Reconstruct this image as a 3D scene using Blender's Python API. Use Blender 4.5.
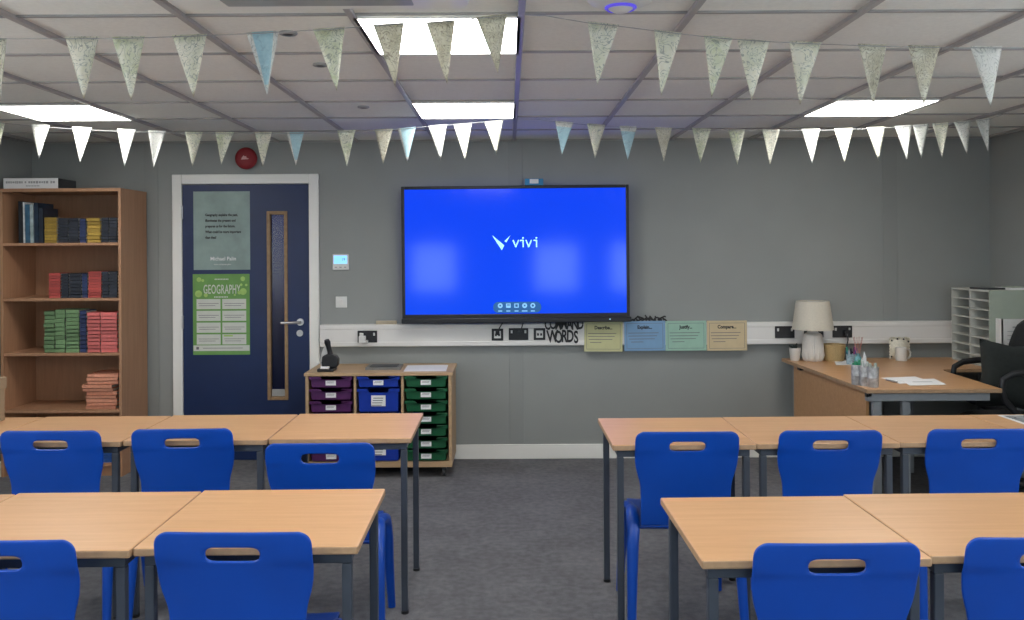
import bpy, bmesh, math, random
from mathutils import Vector, Matrix
random.seed(7)
PI = math.pi
scene = bpy.context.scene
for o in list(bpy.data.objects): bpy.data.objects.remove(o)

# ------------------------------------------------------------------ camera
FPX, CX, CY, ROLL, CAMZ = 866.0, 508.0, 249.0, 0.006, 1.604
cd = bpy.data.cameras.new('camera'); cam = bpy.data.objects.new('camera', cd)
scene.collection.objects.link(cam); scene.camera = cam
cd.sensor_width = 36.0; cd.lens = 36.0*FPX/1024
cd.shift_x = (512-CX)/1024; cd.shift_y = -(310-CY)/1024
cd.clip_start = 0.05
cam.matrix_world = Matrix.Translation((0, 0, CAMZ)) @ Matrix.Rotation(PI/2, 4, 'X') @ Matrix.Rotation(-ROLL, 4, 'Z')

# ------------------------------------------------------------------ world, exposure
w = bpy.data.worlds.new('world'); scene.world = w; w.use_nodes = True
w.node_tree.nodes['Background'].inputs[0].default_value = (0.8, 0.88, 1, 1)
w.node_tree.nodes['Background'].inputs[1].default_value = 0.6
vs = scene.view_settings
vs.view_transform = 'Standard'; vs.look = 'None'; vs.gamma = 1; vs.exposure = 0.26
vs.use_curve_mapping = False
PANEL_STRENGTH = 13.5        # ceiling light panels
WINDOW_STRENGTH = 5.0       # daylight behind the camera
SIDE_STRENGTH = 4.6         # added fill glow on the side walls
SCREEN_STRENGTH = 0.88

# room dimensions
XL, XR, YB, YF, ZC = -3.64, 3.69, 6.63, -1.7, 2.430

def P(px, py, Y):
    """a point of the room at distance Y seen at pixel px, py"""
    dx, dy = px-CX, -(py-CY); s, c = math.sin(ROLL), math.cos(ROLL)
    return Vector(((dx*c+dy*s)*Y/FPX, Y, CAMZ+(-dx*s+dy*c)*Y/FPX))
def PX(px, Y): return (px-CX)*Y/FPX
def PZ(px, py, Y): return P(px, py, Y).z

# ------------------------------------------------------------------ materials
def nt(name):
    m = bpy.data.materials.new(name); m.use_nodes = True
    t = m.node_tree; b = t.nodes['Principled BSDF']
    return m, t, b
def N(t, kind, **kw):
    n = t.nodes.new(kind)
    for k, v in kw.items():
        if k in n.inputs: n.inputs[k].default_value = v
        else: setattr(n, k, v)
    return n
def pm(name, col, rough=0.5, var=0.08, scale=18, metal=0.0, bump=0.0, bscale=200, spec=None, stretch=None):
    m, t, b = nt(name)
    g = N(t, 'ShaderNodeNewGeometry')
    src = g.outputs['Position']
    if stretch:
        mp = N(t, 'ShaderNodeMapping'); mp.inputs['Scale'].default_value = stretch
        t.links.new(src, mp.inputs[0]); src = mp.outputs[0]
    n = N(t, 'ShaderNodeTexNoise', Scale=scale, Detail=4.0); t.links.new(src, n.inputs['Vector'])
    r = N(t, 'ShaderNodeValToRGB')
    r.color_ramp.elements[0].position = .3; r.color_ramp.elements[1].position = .7
    r.color_ramp.elements[0].color = (*[c*(1-var) for c in col], 1)
    r.color_ramp.elements[1].color = (*[min(1, c*(1+var)) for c in col], 1)
    t.links.new(n.outputs['Fac'], r.inputs[0]); t.links.new(r.outputs[0], b.inputs['Base Color'])
    b.inputs['Roughness'].default_value = rough; b.inputs['Metallic'].default_value = metal
    if spec is not None: b.inputs['Specular IOR Level'].default_value = spec
    if bump:
        n2 = N(t, 'ShaderNodeTexNoise', Scale=bscale, Detail=3.0); t.links.new(g.outputs['Position'], n2.inputs['Vector'])
        bp = N(t, 'ShaderNodeBump', Strength=bump, Distance=0.002)
        t.links.new(n2.outputs['Fac'], bp.inputs['Height']); t.links.new(bp.outputs[0], b.inputs['Normal'])
    return m
def wood(name, c1, c2, axis=0, rough=0.38, scale=3.0):
    m, t, b = nt(name)
    g = N(t, 'ShaderNodeNewGeometry'); mp = N(t, 'ShaderNodeMapping')
    sc = [14, 14, 14]; sc[axis] = 0.9
    mp.inputs['Scale'].default_value = sc
    oi = N(t, 'ShaderNodeObjectInfo'); add = N(t, 'ShaderNodeVectorMath', operation='ADD')
    t.links.new(g.outputs['Position'], add.inputs[0]); t.links.new(oi.outputs['Location'], add.inputs[1])
    t.links.new(add.outputs[0], mp.inputs[0])
    n = N(t, 'ShaderNodeTexNoise', Scale=scale, Detail=6.0, Roughness=.62, Distortion=.4); t.links.new(mp.outputs[0], n.inputs['Vector'])
    r = N(t, 'ShaderNodeValToRGB'); e = r.color_ramp.elements
    e[0].position = .28; e[0].color = (*c1, 1); e[1].position = .72; e[1].color = (*c2, 1)
    t.links.new(n.outputs['Fac'], r.inputs[0])
    n3 = N(t, 'ShaderNodeTexNoise', Scale=26.0, Detail=3.0); t.links.new(mp.outputs[0], n3.inputs['Vector'])
    mx = N(t, 'ShaderNodeMix', data_type='RGBA', blend_type='MULTIPLY'); mx.inputs[0].default_value = .10
    t.links.new(r.outputs[0], mx.inputs[6]); t.links.new(n3.outputs['Fac'], mx.inputs[7])
    t.links.new(mx.outputs[2], b.inputs['Base Color']); b.inputs['Roughness'].default_value = rough
    return m
def emit(name, col, strength):
    m, t, b = nt(name)
    b.inputs['Base Color'].default_value = (*col, 1)
    b.inputs['Emission Color'].default_value = (*col, 1); b.inputs['Emission Strength'].default_value = strength
    b.inputs['Roughness'].default_value = .5
    return m
def glass(name, col=(.9, .95, 1), rough=0.02):
    m, t, b = nt(name)
    b.inputs['Base Color'].default_value = (*col, 1); b.inputs['Roughness'].default_value = rough
    b.inputs['Transmission Weight'].default_value = 1.0; b.inputs['IOR'].default_value = 1.45
    return m

M = {}
M['wall'] = pm('grey_green_wall', (.290, .303, .292), .62, .03, 3, bump=.08, bscale=500)
M['strip'] = pm('wall_joint_strip', (.272, .285, .275), .55, .02, 3)
M['whitepaint'] = pm('white_gloss_paint', (.86, .85, .81), .35, .02, 4)
M['trunking'] = pm('white_plastic_trunking', (.75, .735, .71), .38, .02, 4)
M['ceiling'] = pm('ceiling_tile_fibre', (.86, .87, .82), .85, .035, 60, bump=.25, bscale=260)
M['tbar'] = pm('painted_grid_bar', (.40, .38, .37), .36, .02, 5, spec=.5)
M['tbarthin'] = pm('grid_cross_bar', (.32, .31, .30), .45, .02, 5)
M['navy'] = pm('navy_door_paint', (.004, .019, .085), .42, .08, 6)
M['oakframe'] = pm('oak_bead', (.30, .19, .10), .5, .15, 30)
M['steel'] = pm('brushed_steel', (.62, .62, .62), .28, .05, 40, metal=1)
M['blackplastic'] = pm('black_plastic', (.012, .012, .014), .4, .1, 30)
M['darkplastic'] = pm('charcoal_plastic', (.03, .032, .036), .35, .1, 30)
M['whiteplastic'] = pm('white_plastic', (.72, .72, .70), .35, .03, 20)
M['greyplastic'] = pm('grey_plastic', (.35, .36, .36), .4, .05, 20)
M['beech'] = wood('beech_laminate', (.64, .355, .170), (.74, .435, .225), 0)
M['beechedge'] = pm('beech_edge', (.42, .265, .15), .5, .10, 40)
M['shelfwood'] = wood('bookcase_beech', (.41, .215, .118), (.51, .28, .16), 2, .5)
M['unitwood'] = wood('maple_unit', (.45, .30, .165), (.56, .38, .22), 0, .5)
M['deskwood'] = wood('desk_beech', (.52, .27, .115), (.62, .345, .16), 0, .3)
M['tableleg'] = pm('slate_grey_steel', (.050, .060, .080), .42, .06, 20)
M['deskleg'] = pm('silver_grey_steel', (.24, .26, .28), .42, .05, 20)
M['chairblue'] = pm('blue_polypropylene', (.001, .060, .40), .34, .06, 5, bump=.12, bscale=900)
M['paper'] = pm('white_paper', (.80, .80, .80), .7, .03, 12)
M['ink'] = pm('black_ink', (.02, .02, .022), .6, .05, 30)
M['greyink'] = pm('grey_ink', (.16, .16, .17), .6, .05, 30)
M['red'] = pm('dark_red_plastic', (.24, .010, .016), .55, .06, 30)
M['purple'] = pm('purple_tray_plastic', (.085, .018, .10), .35, .06, 20)
M['trayblue'] = pm('blue_tray_plastic', (.006, .035, .33), .33, .06, 20)
M['green'] = pm('green_tray_plastic', (.006, .088, .032), .35, .06, 20)
M['cardboard'] = pm('tan_cardboard', (.34, .25, .155), .8, .07, 15)

# carpet
m, t, b = nt('grey_carpet'); M['carpet'] = m
g = N(t, 'ShaderNodeNewGeometry')
n1 = N(t, 'ShaderNodeTexNoise', Scale=230.0, Detail=3.0); n2 = N(t, 'ShaderNodeTexNoise', Scale=2.6, Detail=6.0, Roughness=.65); n4 = N(t, 'ShaderNodeTexNoise', Scale=26.0, Detail=4.0)
for q in (n1, n2, n4): t.links.new(g.outputs['Position'], q.inputs['Vector'])
r1 = N(t, 'ShaderNodeValToRGB'); r1.color_ramp.elements[0].position = .3; r1.color_ramp.elements[1].position = .7
r1.color_ramp.elements[0].color = (.115, .115, .122, 1); r1.color_ramp.elements[1].color = (.185, .185, .194, 1)
m1 = N(t, 'ShaderNodeMath', operation='ADD'); m2 = N(t, 'ShaderNodeMath', operation='ADD'); m3 = N(t, 'ShaderNodeMath', operation='MULTIPLY'); m3.inputs[1].default_value = 1/3
t.links.new(n1.outputs['Fac'], m1.inputs[0]); t.links.new(n2.outputs['Fac'], m1.inputs[1]); t.links.new(m1.outputs[0], m2.inputs[0]); t.links.new(n4.outputs['Fac'], m2.inputs[1])
t.links.new(m2.outputs[0], m3.inputs[0]); t.links.new(m3.outputs[0], r1.inputs[0]); t.links.new(r1.outputs[0], b.inputs['Base Color'])
r1.color_ramp.elements[0].position = .42; r1.color_ramp.elements[1].position = .60
b.inputs['Roughness'].default_value = .95; b.inputs['Specular IOR Level'].default_value = .15
bp = N(t, 'ShaderNodeBump', Strength=.6, Distance=.004); t.links.new(n1.outputs['Fac'], bp.inputs['Height']); t.links.new(bp.outputs[0], b.inputs['Normal'])

def map_paper(name, base, tint, line, lines=10.0, nscale=20.0, thr=.20):
    """printed map: contour lines and woodland tints on paper, a little translucent"""
    m, t, b = nt(name)
    g = N(t, 'ShaderNodeNewGeometry')
    n1 = N(t, 'ShaderNodeTexNoise', Scale=nscale, Detail=3.0, Distortion=.6); n2 = N(t, 'ShaderNodeTexNoise', Scale=16.0, Detail=4.0); n3 = N(t, 'ShaderNodeTexNoise', Scale=75.0, Detail=2.0)
    for q in (n1, n2, n3): t.links.new(g.outputs['Position'], q.inputs['Vector'])
    mu = N(t, 'ShaderNodeMath', operation='MULTIPLY'); mu.inputs[1].default_value = lines
    fr = N(t, 'ShaderNodeMath', operation='FRACT'); lt = N(t, 'ShaderNodeMath', operation='LESS_THAN'); lt.inputs[1].default_value = thr
    t.links.new(n1.outputs['Fac'], mu.inputs[0]); t.links.new(mu.outputs[0], fr.inputs[0]); t.links.new(fr.outputs[0], lt.inputs[0])
    r = N(t, 'ShaderNodeValToRGB'); r.color_ramp.elements[0].position = .42; r.color_ramp.elements[1].position = .62
    r.color_ramp.elements[0].color = (*base, 1); r.color_ramp.elements[1].color = (*tint, 1)
    t.links.new(n2.outputs['Fac'], r.inputs[0])
    mx = N(t, 'ShaderNodeMix', data_type='RGBA'); t.links.new(lt.outputs[0], mx.inputs[0]); t.links.new(r.outputs[0], mx.inputs[6]); mx.inputs[7].default_value = (*line, 1)
    mm = N(t, 'ShaderNodeMix', data_type='RGBA', blend_type='OVERLAY'); mm.inputs[0].default_value = .32
    t.links.new(mx.outputs[2], mm.inputs[6]); t.links.new(n3.outputs['Fac'], mm.inputs[7])
    t.links.new(mm.outputs[2], b.inputs['Base Color']); b.inputs['Roughness'].default_value = .6
    tr = N(t, 'ShaderNodeBsdfTranslucent'); t.links.new(mm.outputs[2], tr.inputs['Color'])
    ms = N(t, 'ShaderNodeMixShader'); ms.inputs[0].default_value = .18
    out = t.nodes['Material Output']
    t.links.new(b.outputs[0], ms.inputs[1]); t.links.new(tr.outputs[0], ms.inputs[2]); t.links.new(ms.outputs[0], out.inputs['Surface'])
    return m
M['map_cream'] = map_paper('map_cream', (.82, .80, .68), (.72, .73, .58), (.44, .46, .40))
M['map_green'] = map_paper('map_green', (.79, .79, .66), (.64, .68, .48), (.42, .45, .37))
M['map_tan'] = map_paper('map_tan', (.72, .70, .58), (.60, .57, .44), (.40, .37, .29), 12, 24, .26)
M['map_pale'] = map_paper('map_pale', (.80, .80, .76), (.74, .76, .70), (.56, .57, .54), 9)
M['map_sea'] = map_paper('map_sea', (.46, .68, .74), (.44, .64, .70), (.38, .56, .63), 5, 9, .06)

# ------------------------------------------------------------------ mesh helpers
C = scene.collection
class B:
    def __init__(s): s.bm = bmesh.new(); s.mi = 0
    def _mark(s, faces):
        for f in faces: f.material_index = s.mi
    def box(s, c, d, rot=None, taper=None):
        r = bmesh.ops.create_cube(s.bm, size=1.0)
        vs_ = r['verts']
        for v in vs_:
            v.co = Vector((v.co.x*d[0], v.co.y*d[1], v.co.z*d[2]))
            if taper and v.co.z < 0: v.co.x *= taper; v.co.y *= taper
        if rot: bmesh.ops.rotate(s.bm, verts=vs_, cent=(0, 0, 0), matrix=rot)
        bmesh.ops.translate(s.bm, verts=vs_, vec=c)
        s._mark({f for v in vs_ for f in v.link_faces}); return s
    def lo(s, a, b_):  # box by its two corners
        return s.box([(a[i]+b_[i])/2 for i in range(3)], [abs(b_[i]-a[i]) for i in range(3)])
    def cyl(s, c, r, h, axis='Z', n=24, r2=None):
        q = bmesh.ops.create_cone(s.bm, cap_ends=True, segments=n, radius1=r, radius2=r if r2 is None else r2, depth=h)
        vs_ = q['verts']
        if axis == 'Y': bmesh.ops.rotate(s.bm, verts=vs_, cent=(0, 0, 0), matrix=Matrix.Rotation(-PI/2, 3, 'X'))
        if axis == 'X': bmesh.ops.rotate(s.bm, verts=vs_, cent=(0, 0, 0), matrix=Matrix.Rotation(PI/2, 3, 'Y'))
        bmesh.ops.translate(s.bm, verts=vs_, vec=c)
        s._mark({f for v in vs_ for f in v.link_faces}); return s
    def sph(s, c, r, sc=(1, 1, 1), n=12):
        q = bmesh.ops.create_uvsphere(s.bm, u_segments=n, v_segments=max(6, n//2+2), radius=r)
        for v in q['verts']: v.co = Vector((v.co.x*sc[0]+c[0], v.co.y*sc[1]+c[1], v.co.z*sc[2]+c[2]))
        s._mark({f for v in q['verts'] for f in v.link_faces}); return s
    def tube(s, pts, r, n=10, flat=(1, 1), up=Vector((0, 0, 1))):
        """sweep an ellipse; r is a number or a list of radii; flat scales its two axes"""
        pts = [Vector(p) for p in pts]; rs = r if isinstance(r, (list, tuple)) else [r]*len(pts)
        rings = []
        for i, p in enumerate(pts):
            d = (pts[min(i+1, len(pts)-1)]-pts[max(i-1, 0)]).normalized()
            u = up if abs(d.dot(up)) < .95 else Vector((0, 1, 0))
            a = d.cross(u).normalized(); b_ = a.cross(d).normalized()
            rings.append([s.bm.verts.new(p+a*math.cos(2*PI*k/n)*rs[i]*flat[0]+b_*math.sin(2*PI*k/n)*rs[i]*flat[1]) for k in range(n)])
        fs = []
        for i in range(len(rings)-1):
            for k in range(n):
                fs.append(s.bm.faces.new((rings[i][k], rings[i][(k+1) % n], rings[i+1][(k+1) % n], rings[i+1][k])))
        fs.append(s.bm.faces.new(rings[0][::-1])); fs.append(s.bm.faces.new(rings[-1]))
        s._mark(fs); return s
    def lathe(s, prof, c=(0, 0, 0), n=32, wave=None, cap=True):
        rings = []
        for (r, z) in prof:
            ring = []
            for k in range(n):
                a = 2*PI*k/n; rr = r*(1 if wave is None else wave(a, z))
                ring.append(s.bm.verts.new((c[0]+rr*math.cos(a), c[1]+rr*math.sin(a), c[2]+z)))
            rings.append(ring)
        fs = []
        for i in range(len(rings)-1):
            for k in range(n):
                fs.append(s.bm.faces.new((rings[i][k], rings[i][(k+1) % n], rings[i+1][(k+1) % n], rings[i+1][k])))
        if cap: fs.append(s.bm.faces.new(rings[0][::-1])); fs.append(s.bm.faces.new(rings[-1]))
        s._mark(fs); return s
    def prism(s, pts, t0, t1, plane='XZ'):
        """polygon pts extruded between t0 and t1 along the remaining axis"""
        def mk(p, t_):
            return {'XZ': (p[0], t_, p[1]), 'XY': (p[0], p[1], t_), 'YZ': (t_, p[0], p[1])}[plane]
        a = [s.bm.verts.new(mk(p, t0)) for p in pts]; b_ = [s.bm.verts.new(mk(p, t1)) for p in pts]
        k = len(pts); fs = [s.bm.faces.new(a), s.bm.faces.new(b_[::-1])]
        for i in range(k): fs.append(s.bm.faces.new((a[i], b_[i], b_[(i+1) % k], a[(i+1) % k])))
        s._mark(fs); return s
    def mat(s, i): s.mi = i; return s
    def build(s, name, mats, parent=None, smooth=False, bevel=0, seg=2, loc=None):
        bmesh.ops.recalc_face_normals(s.bm, faces=s.bm.faces)
        me = bpy.data.meshes.new(name); s.bm.to_mesh(me); s.bm.free()
        if not isinstance(mats, (list, tuple)): mats = [mats]
        for q in mats: me.materials.append(q)
        o = bpy.data.objects.new(name, me); C.objects.link(o)
        if parent: o.parent = parent
        if loc: o.location = loc
        if smooth:
            for p in me.polygons: p.use_smooth = True
            if smooth == 'auto':
                for e in me.edges: pass
                me.set_sharp_from_angle(angle=math.radians(35))
        if bevel:
            b_ = o.modifiers.new('bevel', 'BEVEL'); b_.width = bevel; b_.segments = seg; b_.limit_method = 'ANGLE'; b_.angle_limit = math.radians(40)
        return o
def tag(o, label, cat, group=None):
    o['label'] = label; o['category'] = cat
    if group: o['group'] = group
    return o
def thing(name, label, cat, loc=(0, 0, 0), rz=0, group=None):
    o = bpy.data.objects.new(name, None); C.objects.link(o); o.location = loc; o.rotation_euler = (0, 0, rz)
    o.empty_display_size = .05
    return tag(o, label, cat, group)
def struct(o): o['kind'] = 'structure'; return o
def dup(root, loc, rz, label=None, group=None):
    r = root.copy(); C.objects.link(r); r.location = loc; r.rotation_euler = (0, 0, rz)
    if label: r['label'] = label
    if group: r['group'] = group
    def rec(src, dst):
        for ch in [q for q in src.children]:
            c = ch.copy(); C.objects.link(c); c.parent = dst; rec(ch, c)
    rec(root, r); return r
def text(name, body, size, c, mat_, parent=None, offset=0.0, extrude=0.0006, face='-Y', sx=1.0, space=1.0, line=1.0, align='CENTER', rz=0):
    cu = bpy.data.curves.new(name, 'FONT'); cu.body = body; cu.size = size; cu.align_x = align; cu.align_y = 'CENTER'
    cu.offset = offset; cu.extrude = extrude; cu.space_character = space; cu.space_line = line; cu.resolution_u = 3
    o = bpy.data.objects.new(name, cu); C.objects.link(o)
    dg = bpy.context.evaluated_depsgraph_get(); dg.update()
    me = bpy.data.meshes.new_from_object(o.evaluated_get(dg), depsgraph=dg)
    bpy.data.objects.remove(o); bpy.data.curves.remove(cu)
    me.name = name
    me.transform(Matrix.Diagonal((sx, 1, 1, 1)))
    me.transform(Matrix.Rotation(rz, 4, 'Z'))
    if face == '-Y': me.transform(Matrix.Rotation(PI/2, 4, 'X'))
    me.transform(Matrix.Translation(c))
    me.materials.clear(); me.materials.append(mat_)
    q = bpy.data.objects.new(name, me); C.objects.link(q)
    if parent: q.parent = parent
    return q
def roundrect(w_, h_, r, n=5, cx=0, cz=0):
    pts = []
    for (sx, sz, a0) in ((1, 1, 0), (-1, 1, PI/2), (-1, -1, PI), (1, -1, 3*PI/2)):
        for k in range(n+1):
            a = a0+k*PI/2/n
            pts.append((cx+sx*(w_/2-r)+r*math.cos(a), cz+sz*(h_/2-r)+r*math.sin(a)))
    return pts

# ================================================================== ROOM
b = B(); b.lo((XL-.1, YF-.1, -.1), (XR+.1, 8.2, 0)); struct(b.build('floor', M['carpet']))
b = B(); b.lo((XL-.1, YF, ZC+.012), (XR+.1, YB+.05, ZC+.1)); struct(b.build('ceiling', M['ceiling']))
DX0, DX1, DZ = -2.489, -1.520, 2.113      # door leaf opening
b = B()
b.lo((XL-.1, YB, 0), (DX0-.03, YB+.1, ZC+.1)); b.lo((DX1+.03, YB, 0), (XR+.1, YB+.1, ZC+.1)); b.lo((DX0-.03, YB, DZ+.03), (DX1+.03, YB+.1, ZC+.1))
struct(b.build('wall_back', M['wall']))
b = B(); b.lo((XL-.1, YF-.1, 0), (XL, YB, ZC+.1)); struct(b.build('wall_left', M['wall']))
b = B(); b.lo((XR, YF-.1, 0), (XR+.1, YB, ZC+.1)); struct(b.build('wall_right', M['wall']))
# wall behind the camera with three windows
wins = [(-1.66, -.86), (.42, 1.22), (1.72, 2.52)]; WZ0, WZ1 = .86, 1.72
b = B(); xs = XL
for x0, x1 in wins: b.lo((xs, YF-.1, 0), (x0, YF, ZC+.1)); b.lo((x0, YF-.1, 0), (x1, YF, WZ0)); b.lo((x0, YF-.1, WZ1), (x1, YF, ZC+.1)); xs = x1
b.lo((xs, YF-.1, 0), (XR, YF, ZC+.1)); struct(b.build('wall_front', M['wall']))
M['daylight'] = emit('daylight_window', (.55, .80, 1), WINDOW_STRENGTH)
for i, (x0, x1) in enumerate(wins):
    b = B()
    for (a0, a1) in (((x0, WZ0), (x0+.05, WZ1)), ((x1-.05, WZ0), (x1, WZ1)), ((x0, WZ0), (x1, WZ0+.05)), ((x0, WZ1-.05), (x1, WZ1))):
        b.lo((a0[0], YF-.08, a0[1]), (a1[0], YF-.01, a1[1]))
    f = struct(b.build('window_%d' % (i+1), M['whitepaint']))
    b = B(); b.lo((x0+.05, YF-.06, WZ0+.05), (x1-.05, YF-.05, WZ1-.05)); b.build('window_pane', M['daylight'], f)
# unseen window-shaped fill panels, added on the side walls to brighten the ceiling
M['side_fill'] = emit('side_fill_panel', (.92, .96, 1), SIDE_STRENGTH)
wn = 4
for xw, s_ in ((XL, 1), (XR, -1)):
    for y0, y1 in ((-.9, .7), (1.3, 2.9)):
        z0, z1 = .95, 2.05; b = B()
        for (ya, yb, za, zb) in ((y0, y0+.05, z0, z1), (y1-.05, y1, z0, z1), (y0+.05, y1-.05, z0, z0+.05), (y0+.05, y1-.05, z1-.05, z1), ((y0+y1)/2-.025, (y0+y1)/2+.025, z0+.05, z1-.05)):
            b.lo((xw, ya, za), (xw+s_*.03, yb, zb))
        b.lo((xw, y0-.03, z0-.03), (xw+s_*.10, y1+.03, z0)); f = struct(b.build('window_%d' % wn, M['whitepaint'])); wn += 1  # window-like frame around an added fill panel
        b = B(); b.lo((xw+s_*.002, y0+.05, z0+.05), (xw+s_*.008, y1-.05, z1-.05)); b.build('window_pane', M['side_fill'], f)  # glowing sheet on the solid wall, added as fill light
# joint strips of the wall panels
b = B()
for X in (-2.73, .06, 2.925):
    segs = [(.12, .868), (1.037, ZC)] if X > 0 else [(.12, ZC)]
    for z0, z1 in segs:
        b.lo((X-.055, YB-.005, z0), (X+.055, YB, z1))
struct(b.build('trim_1', M['strip'], bevel=.001, seg=1))
# skirting boards
b = B(); b.lo((-1.44, YB-.016, 0), (XR, YB, .11)); b.lo((XL, YB-.016, 0), (DX0-.085, YB, .11)); struct(b.build('baseboard_back', M['whitepaint'], bevel=.004))
b = B(); b.lo((XR-.016, YF, 0), (XR, YB-.02, .11)); struct(b.build('baseboard_right', M['whitepaint'], bevel=.004))
b = B(); b.lo((XL, YF, 0), (XL+.016, YB-.02, .11)); struct(b.build('baseboard_left', M['whitepaint'], bevel=.004))

# ceiling grid
GX = [.052+.6*k for k in range(-6, 7)]; GY = [3.067+.6*k for k in range(-7, 6)]
b = B()
for x in GX:
    if XL+.02 < x < XR-.02: b.lo((x-.013, YF, ZC-.004), (x+.013, YB-.001, ZC+.0125))
struct(b.build('trim_2', M['tbar'], bevel=.0015, seg=1))
b = B()
for y in GY:
    if YF < y < YB-.04: b.lo((XL, y-.007, ZC+.004), (XR, y+.007, ZC+.0125))
b.lo((XL, YB-.02, ZC), (XR, YB-.0005, ZC+.0125)); b.lo((XL, YF, ZC), (XL+.02, YB-.02, ZC+.0125)); b.lo((XR-.02, YF, ZC), (XR, YB-.02, ZC+.0125))
struct(b.build('trim_3', M['tbarthin']))

# ceiling light panels
M['lightpanel'] = emit('light_panel', (1, .985, .95), PANEL_STRENGTH)
rows = [(5.167, 'far'), (3.367, 'middle'), (1.567, 'near'), (-.233, 'rear')]
plabels = {(-2.648, 'far'): 'square ceiling light panel at the far left above the bookcase',
           (-.248, 'far'): 'square ceiling light panel in front of the screen, farther of the two central ones',
           (2.152, 'far'): 'square ceiling light panel at the far right above the teacher desk',
           (-.248, 'middle'): 'square ceiling light panel beside the air conditioning cassette, behind the near bunting'}
for (yy, rn) in rows:
    for xx in ((-.248,) if rn == 'middle' else (-2.648, 2.152) if rn == 'rear' else (-2.648, -.248, 2.152)):
        lab = plabels.get((xx, rn), 'square ceiling light panel in the %s row, %s of the room' % (rn, {-2.648: 'left', -.248: 'middle', 2.152: 'right'}[xx]))
        t_ = thing('ceiling_light', lab, 'ceiling light', (xx, yy, ZC), 0, 'square ceiling light panels')
        b = B()
        for s_ in (-1, 1):
            b.box((s_*.292, 0, .002), (.014, .586, .012)); b.box((0, s_*.2865, .002), (.586, .013, .012))
        b.build('frame', M['whitepaint'], t_)
        b = B(); b.box((0, 0, .0035), (.572, .56, .006)); b.build('diffuser', M['lightpanel'], t_)

# three little ceiling discs
for k, Y in enumerate((3.33, 3.90, 5.06)):
    t_ = thing('ceiling_vent', ['grey round ceiling disc nearest the camera, above the blue bunting flag', 'grey round ceiling disc second from the camera', 'grey round ceiling disc farthest from the camera, left of the light panel'][k], 'ceiling disc', (-.84, Y, ZC+.012), 0, 'round ceiling discs')
    B().lathe([(.035, 0), (.035, -.006), (.030, -.010), (.024, -.011), (.022, -.006)], n=28).build('ring', M['greyplastic'], t_, 'auto')
    B().lathe([(.021, -.002), (.021, -.008), (.012, -.012)], n=20).build('core', M['darkplastic'], t_, 'auto')

# air conditioning cassette
t_ = thing('air_conditioner', 'large pale square air conditioning cassette set in the ceiling', 'air conditioner', (-.60, 2.372, ZC))
b = B(); b.prism(roundrect(.96, .96, .06), -.035, .012, 'XY'); b.build('fascia', M['whitepaint'], t_, bevel=.010, seg=3)
b = B(); b.prism(roundrect(.56, .56, .05), -.043, -.034, 'XY'); b.build('grille_frame', M['trunking'], t_, bevel=.004)
b = B()
for k in range(22): b.box((0, -.24+k*.0229, -.0455), (.50, .009, .007), Matrix.Rotation(.4, 3, 'X'))
b.build('grille', M['greyplastic'], t_)
for s_, ax in ((1, 0), (-1, 0), (1, 1), (-1, 1)):
    b = B(); c = (0, s_*.385, -.037) if ax == 0 else (s_*.385, 0, -.037)
    d = (.60, .085, .006) if ax == 0 else (.085, .60, .006)
    b.box(c, d, Matrix.Rotation(.05*s_, 3, 'X' if ax == 0 else 'Y')); b.build('louvre', M['greyplastic'], t_, bevel=.003)

# round sensor with violet ring
t_ = thing('ceiling_sensor', 'round white ceiling sensor with a violet lit ring', 'sensor', (.378, 2.87, ZC+.01))
B().lathe([(.112, 0), (.112, -.010), (.102, -.020), (.080, -.030), (.060, -.036), (.052, -.036)], n=40).build('base', M['whiteplastic'], t_, 'auto')
M['violet'] = emit('violet_ring', (.12, .09, .75), .4)
B().lathe([(.051, -.034), (.053, -.040), (.047, -.045), (.042, -.040)], n=36).build('lit_ring', M['violet'], t_, 'auto')
B().lathe([(.042, -.034), (.040, -.043), (.026, -.052), (.008, -.055)], n=30).build('lens', M['whiteplastic'], t_, 'auto')

# ================================================================== DOOR
JW = .075
b = B()
b.lo((DX0-JW, YB-.022, 0), (DX0, YB+.1, DZ+JW)); b.lo((DX1, YB-.022, 0), (DX1+JW, YB+.1, DZ+JW)); b.lo((DX0, YB-.022, DZ), (DX1, YB+.1, DZ+JW))
struct(b.build('trim_4', M['whitepaint'], bevel=.006))
b = B()
# lobby behind the door
M['lobby'] = pm('lobby_wall', (.06, .09, .42), .6, .05, 4)
b = B(); b.lo((-3.1, 8.0, 0), (-.9, 8.1, 2.5)); b.lo((-3.2, YB+.1, 0), (-3.1, 8.1, 2.5)); b.lo((-.9, YB+.1, 0), (-.8, 8.1, 2.5)); b.lo((-3.2, YB+.1, 2.5), (-.8, 8.1, 2.6))
struct(b.build('wall_lobby', M['lobby']))
ld = bpy.data.lights.new('lobby_fill', 'AREA'); ld.shape = 'SQUARE'; ld.size = .5; ld.energy = 1.2; ld.color = (.8, .88, 1)  # added fill light without a fixture, lifts the blue behind the door glass
lo_ = bpy.data.objects.new('lobby_fill', ld); C.objects.link(lo_); lo_.location = (-2.0, 7.4, 2.45)
YD = YB-.012                                 # room face of the leaf
VX0, VX1, VZ0, VZ1 = -1.836, -1.690, .467, 1.898
b = B()
g_ = .004
b.lo((DX0+g_, YD, .006), (VX0, YD+.044, DZ-g_)); b.lo((VX1, YD, .006), (DX1-g_, YD+.044, DZ-g_))
b.lo((VX0, YD, .006), (VX1, YD+.044, VZ0)); b.lo((VX0, YD, VZ1), (VX1, YD+.044, DZ-g_))
door = struct(b.build('door_1', M['navy']))
b = B(); q = .020
b.lo((VX0-.006, YD-.010, VZ0-.006), (VX0+q, YD+.05, VZ1+.006)); b.lo((VX1-q, YD-.010, VZ0-.006), (VX1+.006, YD+.05, VZ1+.006))
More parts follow.
